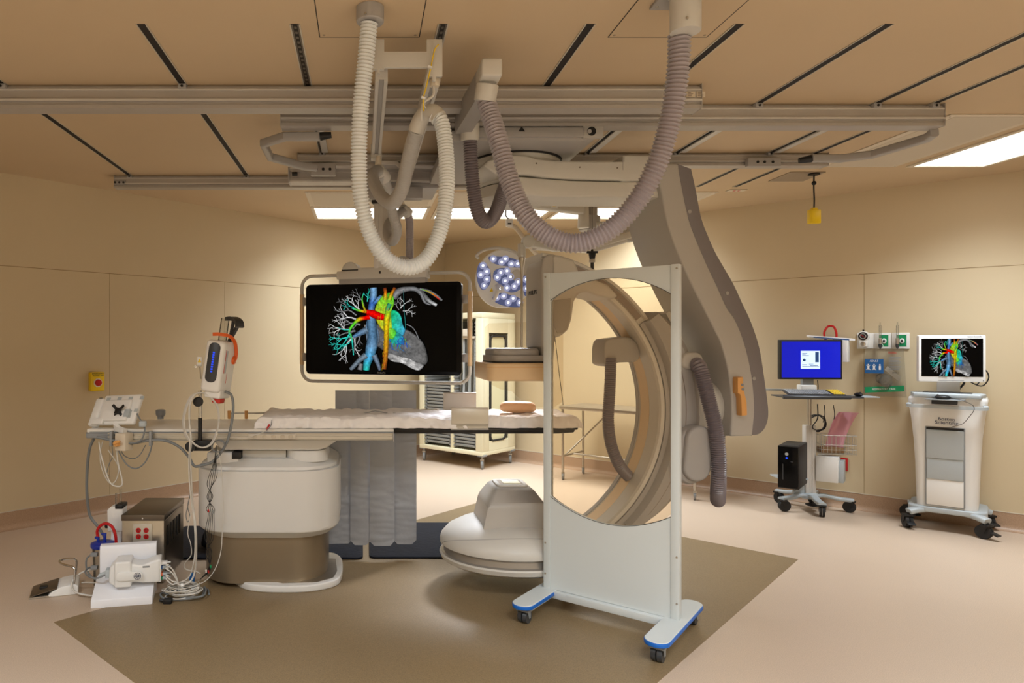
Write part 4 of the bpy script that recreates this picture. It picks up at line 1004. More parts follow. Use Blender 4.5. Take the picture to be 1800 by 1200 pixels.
part('rear_housing', MB().prism(rrect(-W_+.02, W_-.02, -H_+.02, H_-.02, .03), .04, .075, 'y', .01), 'carm_mid', t)
sc = part('screen', MB().box(-.574, .574, -.0315, -.0300, -.322, .322), 'screen_black', t)
e = heart_mesh(1.142, .640); bmesh.ops.translate(e.bm, verts=e.bm.verts, vec=(0, -.0318, 0))
part('scan_picture', e, 'picture_light', sc, smooth=0)
textmesh('PHILIPS', .020, TM((0, -.0305, -.336)), 'grey_plastic', t, bold=.0003)
e = MB(); R = rrect(-.665, .665, -.41, .423, .09, 8); e.tube([(x, .03, z) for x, z in R], .0135, 14, smooth=False, closed=True); hr = part('hand_rail', e, 'carm_light', t)
e = MB(); e.cyl((-.665, .03, -.28), (-.665, .03, .28), .0185, .0185, 20, .004); part('rail_grip', e, 'carm_beige', hr)
e = MB(); e.cyl((.665, .03, -.28), (.665, .03, .28), .0185, .0185, 20, .004); part('rail_grip', e, 'carm_beige', hr)
for sx in (-1, 1):
    for z in (-.22, .22): part('rail_bracket', MB().box(min(sx*.60, sx*.655), max(sx*.60, sx*.655), .015, .05, z-.032, z+.032, .004), 'carm_mid', t)
part('top_housing', MB().prism([(-.355, .385), (-.355, .445), (-.25, .452), (-.24, .47), (.355, .47), (.355, .385)], -.045, .10, 'y', .008, 3), 'carm_light', t)
part('under_housing', MB().box(-.34, .34, -.03, .08, .345, .39, .004), 'carm_mid', t)
e = MB(); e.prism([(-.065*math.cos(k*PI/16), .065*math.sin(k*PI/16)) for k in range(17)], -.05, .07, 'y', .008, 3); bmesh.ops.translate(e.bm, verts=e.bm.verts, vec=(-.245, 0, .452))
part('swivel_dome', e, 'carm_light', t); part('dome_slot', MB().box(-.31, -.18, -.0515, -.03, .450, .458), 'black', t)
part('control_panel', MB().box(-.015, .0, -.0465, -.04, .42, .44), 'black', t)
part('side_disc', MB().cyl((.15, .10, .50), (.15, .03, .50), .06, .06, 32, .01), 'carm_grey', t)
part('post', MB().prism([(-.055, -.045), (-.02, -.045), (-.018, -.04), (.018, -.04), (.02, -.045), (.055, -.045), (.055, .045), (-.055, .045)], .46, .99, 'z', .003), 'rail_alu_light', t)
part('post_head', MB().box(-.10, .09, -.09, .09, .98, 1.06, .015, 3), 'carm_mid', t); part('post_rim', MB().box(-.07, .065, -.06, .06, .955, .985, .004), 'black', t)
part('post_neck', MB().cyl((0, 0, 1.06), (0, 0, 1.085), .055, .05, 28), 'carm_mid', t)

# ================= MOBILE SHIELD =================
t = thing('mobile_shield', 'tall white mobile radiation shield with clear window on blue-edged feet', 'radiation shield', (1.359, 3.78, 0), -40.3)
W2 = .375; zb, zt = .115, 1.957
for sx in (-1, 1):
    x0, x1 = (sx*W2, sx*(W2-.042)); part('upright', MB().box(min(x0, x1), max(x0, x1), -.022, .022, zb, zt, .002), 'shield_white', t)
X = W2-.042
def arc3(p, q, r, n=24):
    (x1, y1), (x2, y2), (x3, y3) = p, q, r; a = x1*(y2-y3)-y1*(x2-x3)+x2*y3-x3*y2
    bx = ((x1*x1+y1*y1)*(y3-y2)+(x2*x2+y2*y2)*(y1-y3)+(x3*x3+y3*y3)*(y2-y1))/(2*a)*-1*-1
    D_ = 2*(x1*(y2-y3)+x2*(y3-y1)+x3*(y1-y2))
    ux = ((x1**2+y1**2)*(y2-y3)+(x2**2+y2**2)*(y3-y1)+(x3**2+y3**2)*(y1-y2))/D_
    uy = ((x1**2+y1**2)*(x3-x2)+(x2**2+y2**2)*(x1-x3)+(x3**2+y3**2)*(x2-x1))/D_
    R = math.hypot(x1-ux, y1-uy); a1 = math.atan2(y1-uy, x1-ux); a2 = math.atan2(y3-uy, x3-ux)
    return [(ux+R*math.cos(a1+(a2-a1)*i/n), uy+R*math.sin(a1+(a2-a1)*i/n)) for i in range(n+1)]
topA = arc3((-X, 1.795), (0, 1.905), (X, 1.803)); 
part('upper_panel', MB().prism([(-X, zt-.002)]+topA+[(X, zt-.002)], -.016, .012, 'y', .0015, 1), 'shield_white', t)
bx = arc3((-X, .655), (.03, .545), (X, .645)) if False else None
bot = arc3((X, .645), (0, .548), (-X, .658))
bot = [(X-(2*X)*i/24, .548+.10*((1-2*i/24)**2)+.005*(i/12-1)) for i in range(25)]
part('lower_panel', MB().prism([(-X, zb), (X, zb)]+bot, -.016, .012, 'y', .0015, 1), 'shield_white', t)
for q_ in (bot, topA): part('window_edge', MB().tube([(x, -.0165, z) for x, z in q_], .0016, 6, smooth=False), 'ink', t)
part('window_pane', MB().prism([(-X, .66)]+bot[::-1][1:-1]+[(X, .66), (X, 1.80)]+topA[::-1][1:-1]+[(-X, 1.79)], -.004, .004, 'y'), 'acrylic', t)
sp = []
for sx in (-1, 1):
    for z in ((.20, .38, 1.935) if sx < 0 else (.20, .44, 1.935)): sp.append((sx*(W2-.012), -.022, z))
for p in sp: screw([p], t, .006)
part('cross_bar', MB().box(-.33, .33, -.05, .045, .075, zb-.001, .003), 'shield_white', t)
def foot_pts(x, w, y0, y1, sx):
    pts = []
    for k in range(13): a = PI+PI*k/12; pts.append((x+w*math.cos(a), y0+w+w*math.sin(a)))
    for k in range(13): a = PI*k/12; pts.append((x+w*math.cos(a), y1-w+w*math.sin(a)))
    return pts
for sx in (-1, 1):
    f = part('foot', MB().prism(foot_pts(sx*.355, .058, -.37, .33, sx), .097, .116, 'z', .002, 1), 'shield_white', t)
    part('blue_edge', MB().prism(foot_pts(sx*.355, .061, -.373, .333, sx), .092, .113, 'z', .003, 2), 'shield_blue', f)
    part('foot_channel', MB().box(sx*.355-.03, sx*.355+.03, -.27, .25, .062, .094, .002), 'shield_white', f)
    for y in (-.315, .265): caster(t, sx*.355, y, .038, .052, .094, 0, m='dark_plastic')

# ================= SURGICAL LIGHT =================
t = thing('surgical_light', 'round surgical lamp with glowing bluish lens fields on a ceiling arm', 'surgical lamp', (2.21, 6.6, ZC))
hc = P(886, 490, 6.0)
def hl(cx, cy, d=0): # crop pixel on lamp face -> world; disc faces the camera, turned a little
    px, py = 830+cx/5.457, 420+cy/5.457; k = (px-638)/F
    n_ = Vector((.12, -.97, -.2)).normalized(); dv = Vector((k, 1, -(py-602)/F)); q = (hc-Vector((0, 0, CH))).dot(n_)/dv.dot(n_)
    return Vector((0, 0, CH))+dv*q+n_*d
n_ = Vector((.12, -.97, -.2)).normalized()
e = MB(); e.lathe([(0, -.09), (.14, -.085), (.215, -.05), (.252, -.015), (.262, .0), (.256, .012), (.24, .016), (0, .016)], hc, n_, 72); hd = part('lamp_head', e, 'white_plastic', t, W=True)
def hpoly(pts, m, name, d0=.0155, d1=.019, par=None, n=6):
    q = catmull([Vector((a, b, 0)) for a, b in pts], n, True); k = len(q)
    e = MB(); vs = [hl(v.x, v.y, d0) for v in q]+[hl(v.x, v.y, d1) for v in q]
    e.mesh(vs, [tuple(range(k)), tuple(range(2*k-1, k-1, -1))]+[(i, (i+1) % k, k+(i+1) % k, k+i) for i in range(k)]); return part(name, e, m, par or t, W=True)
fields = [([(150, 185), (165, 165), (230, 165), (330, 172), (420, 200), (470, 262), (430, 272), (340, 262), (240, 245), (180, 220)], [(195, 187), (275, 218), (310, 188), (367, 236), (428, 234)]),
 ([(60, 235), (95, 225), (140, 255), (168, 310), (172, 400), (150, 450), (110, 485), (75, 470), (45, 400), (38, 310)], [(97, 252), (132, 308), (75, 340), (134, 382), (108, 443)]),
 ([(205, 310), (250, 280), (330, 278), (360, 310), (370, 355), (420, 375), (462, 420), (450, 480), (390, 508), (330, 500), (290, 450), (230, 410), (195, 370)], [(266, 318), (326, 303), (233, 365), (309, 398), (360, 360), (326, 465), (396, 450), (430, 408)]),
 ([(190, 565), (230, 520), (300, 515), (360, 535), (440, 560), (482, 615), (460, 648), (380, 652), (290, 635), (220, 605)], [(227, 556), (295, 543), (338, 605), (385, 566), (448, 606)]),
 ([(482, 370), (505, 330), (540, 350), (545, 500), (505, 545), (484, 490)], [(510, 385), (512, 470)])]
for pts, leds in fields:
    f = hpoly(pts, 'lens_blue', 'lens_field', par=hd)
for pts, leds in fields:
    for a, b in leds:
        l = part('lens', MB().lathe([(0, .019), (.030, .019), (.032, .024), (.025, .025), (.024, .022), (0, .0215)], hl(a, b)-n_*0, n_, 24), 'lens_glass', t, W=True)
        part('diode', MB().cyl(hl(a, b, .022), hl(a, b, .0255), .012, .010, 16), 'led', l, W=True)
part('centre_knob', MB().cyl(hl(420, 345, .015), hl(420, 345, .022), .05, .048, 32), 'carm_light', hd, W=True)
part('handle_post', MB().cyl(hl(240, 455, .015), hl(215, 490, .10), .03, .022, 24, .004).cyl(hl(215, 490, .09), hl(170, 575, .11), .018, .014, 16), 'white_plastic', hd, W=True)
part('warning_label', MB().mesh([hl(160, 505, .0175), hl(182, 465, .0175), hl(195, 500, .0175), hl(160, 505, .016), hl(182, 465, .016), hl(195, 500, .016)], [(0, 1, 2), (5, 4, 3), (0, 1, 4, 3), (1, 2, 5, 4), (2, 0, 3, 5)]), 'yellow', hd, W=True)
part('side_knob', MB().cyl(hl(110, 540, -.02), hl(90, 545, -.02), .03, .03, 16, .008), 'white_plastic', hd, W=True)
e = MB(); e.tube([hl(60, 185, .0), hl(40, 155, .01), hl(110, 105, .02), (hl(240, 84, .02)), hl(370, 110, .02), hl(452, 165, .01), hl(445, 195, 0)], .013, 12); part('hand_rail', e, 'carm_light', hd, W=True)
part('yoke', MB().tube([hl(475, 150, -.05), hl(520, 300, -.12), hl(560, 400, -.12)], .02, 12), 'carm_light', t, W=True)
part('ceiling_post', MB().cyl((2.21, 6.6, 2.70), (2.21, 6.6, ZC), .055, .055, 32), 'silver_band', t, W=True)
part('post_hub', MB().cyl((2.19, 6.6, 2.63), (2.19, 6.6, 2.77), .10, .10, 32, .012), 'carm_mid', t, W=True)
e = MB(); e.cyl((2.10, 6.5, 2.64), (2.10, 6.5, 2.88), .055, .045, 24, .006)
part('hub_riser', e, 'carm_light', t, W=True)
a_, b_ = P(925, 356, 6.3), P(1022, 368, 6.48)
part('upper_arm', MB().sweep([a_, b_], [(x, y) for x, y in rrect(-.05, .05, -.045, .045, .02, 3)], up=(0, 0, 1)), 'carm_light', t, W=True)
part('arm_label', MB().obox(P(974, 361, 6.33), (.07, .004, .05), (0, 7, 0)), 'white_plastic', t, W=True)
part('arm_triangle', MB().prism([(-.014, -.012), (.014, -.012), (0, .014)], -.003, 0, 'y', M=Matrix.Translation(P(974, 361, 6.325))), 'yellow', t, W=True)
a_, b_ = P(1035, 425, 6.4), P(1120, 385, 6.3)
part('lower_arm', MB().sweep([P(1035, 404, 6.6), P(1122, 400, 6.3)], [(x, y) for x, y in rrect(-.07, .07, -.05, .05, .02, 3)], up=(0, 0, 1)), 'carm_light', t, W=True)
part('arm_elbow', MB().cyl(P(1127, 378, 6.3), P(1127, 422, 6.3), .055, .055, 28, .01), 'carm_light', t, W=True)
q = P(1112, 412, 6.2); part('elbow_disc', MB().cyl(q, q+Vector((0, .1, 0)), .062, .062, 32, .004), 'carm_grey', t, W=True)
part('spring_arm', MB().sweep([P(1110, 414, 6.28), P(1040, 436, 6.1), P(940, 430, 5.9)], [(x, y) for x, y in rrect(-.045, .045, -.04, .04, .018, 3)], up=(0, 0, 1)), 'carm_light', t, W=True)
part('lamp_arm', MB().tube([P(893, 396, 5.95), P(905, 399, 5.95), P(918, 415, 5.97), P(932, 434, 6.0), P(948, 452, 6.1)], .02, 14), 'white_frame', t, W=True)
q = P(895, 394, 5.94); part('lamp_socket', MB().box(q.x-.028, q.x+.028, q.y-.02, q.y+.02, q.z-.02, q.z+.045, .006), 'white_plastic', t, W=True)
part('socket_mark', MB().box(q.x-.016, q.x+.016, q.y-.0215, q.y-.02, q.z-.005, q.z+.008), 'black', t, W=True)
part('lamp_cord', MB().tube([P(890, 365, 5.98), P(889, 378, 5.96), P(895, 386, 5.95)], .006), 'cable_grey', t, W=True)

sl = bpy.data.lights.new('operating_beam', 'SPOT'); sl.energy = 450; sl.color = (.86, .90, 1); sl.spot_size = math.radians(50); sl.spot_blend = .6; sl.shadow_soft_size = .18
so = bpy.data.objects.new('operating_beam', sl); COL.objects.link(so); so.location = hc+n_*.06
so.rotation_euler = (Vector((.55, 4.55, 1.05))-so.location).to_track_quat('-Z', 'Y').to_euler()
so.parent = t; so.matrix_parent_inverse = WM[t.name].inverted()
# ---- suspended clear shield on a thin rod ----
t = thing('hanging_shield', 'clear acrylic shield hanging on a thin steel rod beside the gantry column', 'radiation shield', P(917, 475, 4.9))
SD = 4.95
e = MB(); e.cyl(P(917, 428, SD), P(917, 452, SD), .028, .028, 20, .004); part('socket', e, 'carm_light', t, W=True)
e = MB(); q = P(928, 425, SD); e.cyl(q+Vector((0, -.03, 0)), q+Vector((0, .03, 0)), .045, .045, 28, .006); part('joint', e, 'carm_light', t, W=True)
e = MB(); e.sweep([P(928, 426, SD), P(975, 436, SD+.1), P(1040, 432, 5.3), P(1110, 412, 5.9)], [(x, y) for x, y in rrect(-.026, .026, -.024, .024, .01, 3)], up=(0, 0, 1)); part('spring_arm', e, 'carm_light', t, W=True)
e = MB(); e.lathe([(.022, 0), (.024, -.01), (.010, -.07), (.0, -.07)], P(917, 452, SD), (0, 0, 1), 20); part('cone', e, 'steel', t, W=True)
e = MB(); e.cyl(P(917, 460, SD), P(917, 625, SD), .0085, .0085, 14); e.cyl(P(917, 533, SD), P(917, 538, SD), .012, .012, 14); part('rod', e, 'steel', t, W=True)
pp = [(852, 575), (860, 568), (920, 566), (985, 570), (990, 580), (990, 705), (975, 715), (925, 716), (915, 702), (900, 688), (880, 684), (862, 675), (852, 655)]
e = MB(); vs = [P(x, y, SD+.03) for x, y in pp]+[P(x, y, SD+.04) for x, y in pp]; k = len(pp)
e.mesh(vs, [tuple(range(k)), tuple(range(2*k-1, k-1, -1))]+[(i, (i+1) % k, k+(i+1) % k, k+i) for i in range(k)]); part('clear_panel', e, 'clear_acrylic', t, W=True)
solo('pull_cord', MB().tube([P(976, 596, 4.5), P(981, 640, 4.5), P(983, 656, 4.5), P(986, 680, 4.5), P(990, 712, 4.5)], .002), 'cable_black', 'thin dark cord hanging from the gantry column to the table', 'cord')
t = thing('ceiling_pull_hook', 'small black clamp hanging in mid air behind the shield top', 'clamp', P(1041, 470, 5.6))
q = P(1041, 455, 5.6); part('grip', MB().cyl(q+Vector((0, 0, .0)), q+Vector((0, 0, .05)), .022, .03, 14, .004).obox(q+Vector((0, 0, .055)), (.09, .02, .018), (0, 0, 0), .004).cyl(q+Vector((0, 0, .05)), q+Vector((0, 0, .085)), .012, .008), 'black', t, W=True)
part('band', MB().cyl(q-Vector((0, 0, .03)), q, .024, .024, 16, .003), 'steel', t, W=True)
part('stem', MB().cyl(q-Vector((0, 0, .16)), q-Vector((0, 0, .03)), .014, .014), 'dark_plastic', t, W=True)
part('line', MB().cyl(q+Vector((0, 0, .08)), Vector((q.x, q.y, ZC)), .0025, .0025, 6), 'cable_black', t, W=True)

# ================= STORAGE CART =================
t = thing('storage_cart', 'tall cream mobile storage cabinet with open front full of grey racks', 'cabinet', (1.45, 8.28, 0), -45)
CW, CD, z0, z1 = 1.0, .72, .17, 1.92       # local: x from -CW..0, y 0..CD
part('bottom_deck', MB().box(-CW, 0, 0, CD, z0, z0+.05, .006), 'cream_cabinet', t)
part('top_deck', MB().box(-CW, 0, 0, CD, z1-.07, z1, .012), 'cream_cabinet', t)
for x0, x1 in ((-CW, -CW+.075), (-.10, 0)): part('front_post', MB().box(x0, x1, 0, .05, z0+.05, z1-.07, .004), 'cream_cabinet', t)
part('divider', MB().box(-.50, -.45, .02, CD-.02, z0+.05, z1-.07, .003), 'cream_cabinet', t)
part('back_panel', MB().box(-CW, 0, CD-.015, CD, z0+.05, z1-.07), 'cream_panel', t)
part('side_panel', MB().box(-CW, -CW+.012, .05, CD-.015, z0+.05, z1-.07), 'cream_panel', t)
sd = part('window_side', MB().box(-.016, 0, .05, .14, z0+.05, z1-.07, .002).box(-.016, 0, .56, CD, z0+.05, z1-.07, .002).box(-.016, 0, .14, .56, z1-.25, z1-.07).box(-.016, 0, .14, .56, z0+.05, z0+.17), 'cream_cabinet', t)
def yz(y0, y1, za, zb_, r): return rrect(y0, y1, za, zb_, r, 5)
e = MB(); e.bar([(-.003, y, z) for y, z in yz(.17, .50, .34, 1.63, .06)], .022, .02, closed=True, up=(1, 0, 0)); part('gasket', e, 'black_rubber', sd)
part('inner_pane', MB().prism(yz(.175, .495, .345, 1.625, .055), -.012, -.008, 'x'), 'cream_panel', sd)
for x0, x1, sid in ((-CW+.09, -.51, 0), (-.44, -.12, 1)):
    e = MB()
    for sx in (x0, x1):
        e.box(sx-.006, sx+.006, .03, .5, z0+.06, z1-.1)
    z = z0+.08
    while z < z1-.14:
        e.box(x0-.018, x0+.012, .02, .5, z, z+.018, .003); e.box(x1-.012, x1+.018, .02, .5, z, z+.018, .003); z += .045
    part('ribbed_runner', e, 'bin_grey', t)
nb = 0
for k in range(19):
    z = z0+.085+k*.042
    part('tray', MB().prism([(-CW+.10, z+.03), (-CW+.115, z), (-.535, z), (-.52, z+.03)], .03, .5, 'y', .003), 'bin_grey', t)
for k in range(9):
    z = z0+.085+k*.042
    part('tray', MB().prism([(-.43, z+.03), (-.42, z), (-.14, z), (-.13, z+.03)], .03, .5, 'y', .003), 'bin_grey', t)
part('hanger_bar', MB().box(-.44, -.12, .06, .10, 1.60, 1.63, .003).box(-.43, -.25, .03, .12, 1.63, 1.72, .004), 'white_frame', t)
G_C = 'catheter packs hanging in the storage cart'
for k in range(6):
    x = -.41+k*.045; e = MB().grid(lambda a, b, x=x, k=k: Vector((x+.03*a, .09+.012*math.sin(a*6+k)+.01*nz(a*2, b*4, 2, k), 1.60-(1.02+.06*(k % 3)-.0)*b*.95)), 8, 24, .004)
    o = part('hanging_pack', e, 'catheter' if k % 2 else 'clear_film', t, smooth=60)
for x, y in ((-CW+.04, .05), (-.04, .05), (-.04, CD-.05), (-CW+.04, CD-.05)):
    part('corner_bumper', MB().box(x-.045, x+.045, y-.045, y+.045, z0-.012, z0+.012, .004), 'grey_plastic', t)
    caster(t, x, y, .062, .03, z0-.01, 30, twin=False, m='grey_plastic', hub='steel')

# ================= STAINLESS TABLE =================
t = thing('steel_table', 'stainless steel instrument table on casters against the right wall', 'table', (2.26, 7.72, 0), -45)
part('table_top', MB().box(-.03, 1.47, -.03, .52, .80, .835, .004), 'steel', t)
for x, y in ((0, 0), (1.42, 0), (0, .48), (1.42, .48)):
    lg = part('leg', MB().cyl((x, y, .10), (x, y, .80), .0135, .0135, 18), 'steel', t); caster(t, x, y, .042, .022, .105, 20, twin=False, m='grey_plastic', hub='steel')
part('frame_rail', MB().cyl((0, .0, .27), (0, .48, .27), .011, .011).cyl((1.42, .0, .27), (1.42, .48, .27), .011, .011).cyl((0, .24, .27), (1.42, .24, .27), .011, .011), 'steel', t)
part('brace', MB().cyl((.02, .02, .28), (.40, .40, .80), .009, .009), 'steel', t)
part('brace', MB().cyl((1.40, .02, .28), (1.05, .40, .80), .009, .009), 'steel', t)
# ================= RIGHT WALL: WORKSTATION CART =================
t = thing('workstation_cart', 'silver computer cart with blue-screen monitor and keyboard tray near the wall', 'computer cart', (4.17, 6.38, 0), -8)
part('column', MB().prism([(-.045, -.035), (-.012, -.035), (-.010, -.028), (.010, -.028), (.012, -.035), (.045, -.035), (.045, .035), (-.045, .035)], .13, .78, 'z', .003), 'rail_alu_light', t)
part('column_rod', MB().cyl((0, 0, .78), (0, 0, 1.05), .019, .019, 20), 'steel', t)
hub = part('base_hub', MB().cyl((0, 0, .10), (0, 0, .15), .085, .07, 32, .008), 'grey_light', t)
for i, a in enumerate((205, 262, 338, 55, 128)):
    r = math.radians(a); d = Vector((math.cos(r), math.sin(r), 0)); L = .34 if i in (0, 1, 2) else .30
    e = MB().sweep(catmull([d*.04+Vector((0, 0, .12)), d*L*.35+Vector((0, 0, .135)), d*L*.65+Vector((0, 0, .118)), d*L+Vector((0, 0, .112))], 6),
       [(x, y) for x, y in rrect(-.016, .016, -.032, .032, .012, 3)], up=(0, 0, 1))
    part('base_leg', e, 'grey_light', t); caster(t, d.x*(L-.01), d.y*(L-.01), .052, .042, .11, a+70, m='black_rubber', hub='black')
part('brake_pedal', MB().cyl((-.02, -.10, .05), (-.02, -.10, .065), .05, .06, 20, .005).cyl((0, -.05, .05), (0, 0, .1), .015, .015), 'black', t)
pc = thing('computer_tower', 'black desktop computer tower hanging on the workstation cart', 'computer', Vector((3.80, 6.10, .245)), -42)
part('case', MB().box(-.082, .082, 0, .40, .0, .38, .006), 'black', pc)
part('front_panel', MB().box(-.078, .078, -.012, .0, .01, .375, .005), 'black_gloss', pc)
part('badge', MB().cyl((-.01, -.0135, .31), (-.01, -.012, .31), .014, .014, 20), 'grey_light', pc)
part('power_light', MB().cyl((-.01, -.0135, .275), (-.01, -.012, .275), .009, .009, 16), 'emit_blue', pc)
e = MB()
for k in range(6): e.box(-.06, .06, .06+k*.03, .075+k*.03, .3798, .3812)
part('vent_slot', e, 'dark_plastic', pc)
part('drive_slot', MB().box(-.045, -.035, -.013, -.0115, .08, .22).box(.02, .04, -.013, -.0115, .24, .25), 'dark_plastic', pc)
part('tower_bracket', MB().prism([(-.14, .14), (-.045, .14), (-.045, .37), (-.06, .37), (-.075, .20), (-.14, .16)], -.02, .02, 'y', .002).box(-.30, -.05, -.10, .10, .285, .297), 'grey_light', t)
mn = thing('monitor', 'black computer monitor with a blue screen on the workstation cart', 'monitor', (4.115, 6.28, 1.395), -3)
part('bezel', MB().prism(rrect(-.277, .277, -.182, .182, .006), -.012, .03, 'y', .003), 'black', mn)
sc = part('screen', MB().box(-.262, .262, -.0135, -.0115, -.165, .165), 'screen_blue', mn)
wd = part('login_window', MB().box(-.092, .078, -.0145, -.0135, -.085, .08), 'screen_window', sc)
for z in (.055, .045, .035): part('text_line', MB().box(-.080, -.04+.01*(z*100 % 2), -.0149, -.0145, z, z+.004), 'ink_blue', wd) if False else None
e = MB()
for x0, x1, z in ((-.080, -.035, .055), (-.080, -.050, .044), (-.080, -.020, .034), (-.08, -.04, -.05), (-.02, .02, -.045), (-.01, .06, -.058), (-.08, .07, -.066)): e.box(x0, x1, -.0149, -.0145, z, z+.004)
part('window_text', e, 'ink_blue', sc)
part('window_logo', MB().cyl((-.062, -.0149, -.005), (-.062, -.0145, -.005), .013, .013, 24), 'ink_blue', sc)
part('window_band', MB().box(.036, .067, -.0149, -.0145, -.025, .068), 'ink_blue', sc)
part('stand_neck', MB().box(-.05, .05, .03, .07, -.28, -.05, .004), 'grey_plastic', mn)
part('mount_block', MB().box(-.075, .055, -.01, .09, -.325, -.235, .008, 3), 'white_plastic', t).location = (-.04, -.10, 1.395)
kt = P(1425, 702, 6.12)
part('keyboard_tray', MB().box(-.36, .31, -.30, -.06, 1.055, 1.068, .004), 'dark_plastic', t)
part('mouse_surface', MB().box(.31, .45, -.28, -.08, 1.06, 1.07, .003), 'grey_light', t)
part('wrist_bar', MB().cyl((-.36, -.30, 1.062), (.20, -.30, 1.062), .018, .018, 16, .004), 'dark_plastic', t)
part('tray_arm', MB().box(-.40, .0, -.04, -.01, 1.10, 1.118, .005), 'grey_light', t)
part('tray_mount', MB().box(-.07, .09, -.14, -.02, 1.03, 1.056, .004), 'grey_light', t)
kb = thing('keyboard', 'dark computer keyboard with yellow keys at its right', 'keyboard', (4.07, 6.17, 1.071), -8)
kb.rotation_euler.x = math.radians(13); kb.location.z += .018
part('keyboard_body', MB().box(-.235, .235, -.075, .075, 0, .016, .004), 'dark_plastic', kb)
def keys(x0, x1, m, nm):
    e = MB(); x = x0
    while x < x1-.014:
        for r in range(6): e.box(x, x+.0155, -.068+r*.0225, -.050+r*.0225, .016, .023, .002, 1)
        x += .019
    part(nm, e, m, kb)
keys(-.228, .125, 'grey_plastic', 'key_field'); keys(.135, .23, 'yellow', 'yellow_keys')
ms = thing('mouse', 'black computer mouse right of the keyboard', 'mouse', (4.45, 6.13, 1.073), -8)
part('mouse_body', MB().ball((0, 0, .012), .03, (1.0, 1.6, .6)), 'black', ms)
part('scroll_wheel', MB().cyl((-.004, -.03, .028), (.004, -.03, .028), .008, .008, 12), 'dark_plastic', ms)
# wire basket with pink bag
bk = part('wire_basket', MB(), 'wire', t) if False else None
e = MB(); bx0, bx1, by0, by1, bz0, bz1 = .06, .34, -.13, .06, .53, .70
for k in range(9):
    x = bx0+(bx1-bx0)*k/8; e.tube([(x, by0, bz1), (x, by0, bz0), (x, by1, bz0), (x, by1, bz1)], .0022, 5, smooth=False)
for k in range(6):
    y = by0+(by1-by0)*k/5; e.tube([(bx0, y, bz1), (bx0, y, bz0), (bx1, y, bz0), (bx1, y, bz1)], .0022, 5, smooth=False)
for z in (bz0+.04, bz0+.085, bz1): e.tube([(bx0, by0, z), (bx1, by0, z), (bx1, by1, z), (bx0, by1, z)], .003 if z == bz1 else .0022, 6, smooth=False, closed=True)
part('wire_basket', e, 'wire', t)
Mc = WM[t.name]
e = MB(); e.grid(lambda a, b: Mc @ Vector((.20+(.13+.03*b)*(a-.5)+.12*b*b, -.02+.03*math.sin(a*5)+.02*nz(a, b, 3, 4), .545+.36*b)), 16, 20, .003)
solo('plastic_bag', e, 'pink_film', 'pink plastic bag standing in the wire basket', 'bag', smooth=70)
e = MB().obox(Mc @ Vector((.17, -.03, .56)), (.20, .10, .05), (0, 0, -8), .008); solo('cardboard_pack', e, 'cardboard', 'small brown pack lying in the wire basket', 'box')
wb = thing('power_box', 'white electrical box on the right of the cart column', 'electrical box', Mc @ Vector((.07, .0, .27)), -42)
part('casing', MB().box(.0, .17, -.07, .09, 0, .235, .006), 'white_plastic', wb)
part('side_bracket', MB().box(.17, .205, -.03, .10, .0, .20, .003), 'grey_light', wb)
part('casing_knob', MB().cyl((.0, -.02, .05), (-.015, -.02, .05), .008, .008).cyl((.0, -.02, .17), (-.015, -.02, .17), .008, .008), 'black', wb)
def cab(lab, pts, r, m='cable_black', grp=None, nm='cable'): return solo(nm, MB().tube(pts, r, 7, 8), m, lab, 'cable', grp, smooth=60)
loop = []
for k in range(28):
    a = k*2*PI/9; rr = .075+.008*math.sin(k*1.7); loop.append(Mc @ Vector((.11+rr*math.cos(a), .085+.006*k/28, .79+rr*math.sin(a))))
cab('coil of black cable hung behind the cart column', loop, .0055)
cab('black cable falling from the keyboard tray to the coil', [P(1437, 710, 6.25), P(1437, 735, 6.28), P(1428, 750, 6.3), P(1436, 757, 6.36)], .005)
cab('short black cable under the keyboard tray', [P(1449, 712, 6.25), P(1450, 728, 6.3), P(1447, 742, 6.36)], .004)
cab('thin black cable at the right under the keyboard tray', [P(1465, 712, 6.2), P(1467, 730, 6.3), P(1463, 748, 6.4)], .0035)
cab('black cable from the tray down to the red wall outlet', [P(1482, 765, 6.42), P(1500, 785, 6.48), P(1512, 805, 6.5), P(1518, 820, 6.5), P(1505, 828, 6.5), P(1480, 820, 6.5)], .007)
cab('tangle of black cable hanging by the red outlet', [P(1477, 800, 6.46), P(1492, 812, 6.48), P(1508, 815, 6.5), P(1515, 825, 6.5), P(1500, 830, 6.5), P(1505, 812, 6.49), P(1495, 800, 6.5), P(1510, 829, 6.51), P(1512, 834, 6.5), P(1503, 826, 6.5), P(1488, 806, 6.5)], .0045)
cab('black cable down the side of the white electrical box', [P(1467, 800, 6.35), P(1466, 815, 6.35), P(1470, 830, 6.38), P(1482, 822, 6.45)], .004)
cab('black cable behind the blue monitor down to the tray', [P(1437, 668, 6.32), P(1438, 680, 6.3), P(1437, 692, 6.3)], .004)

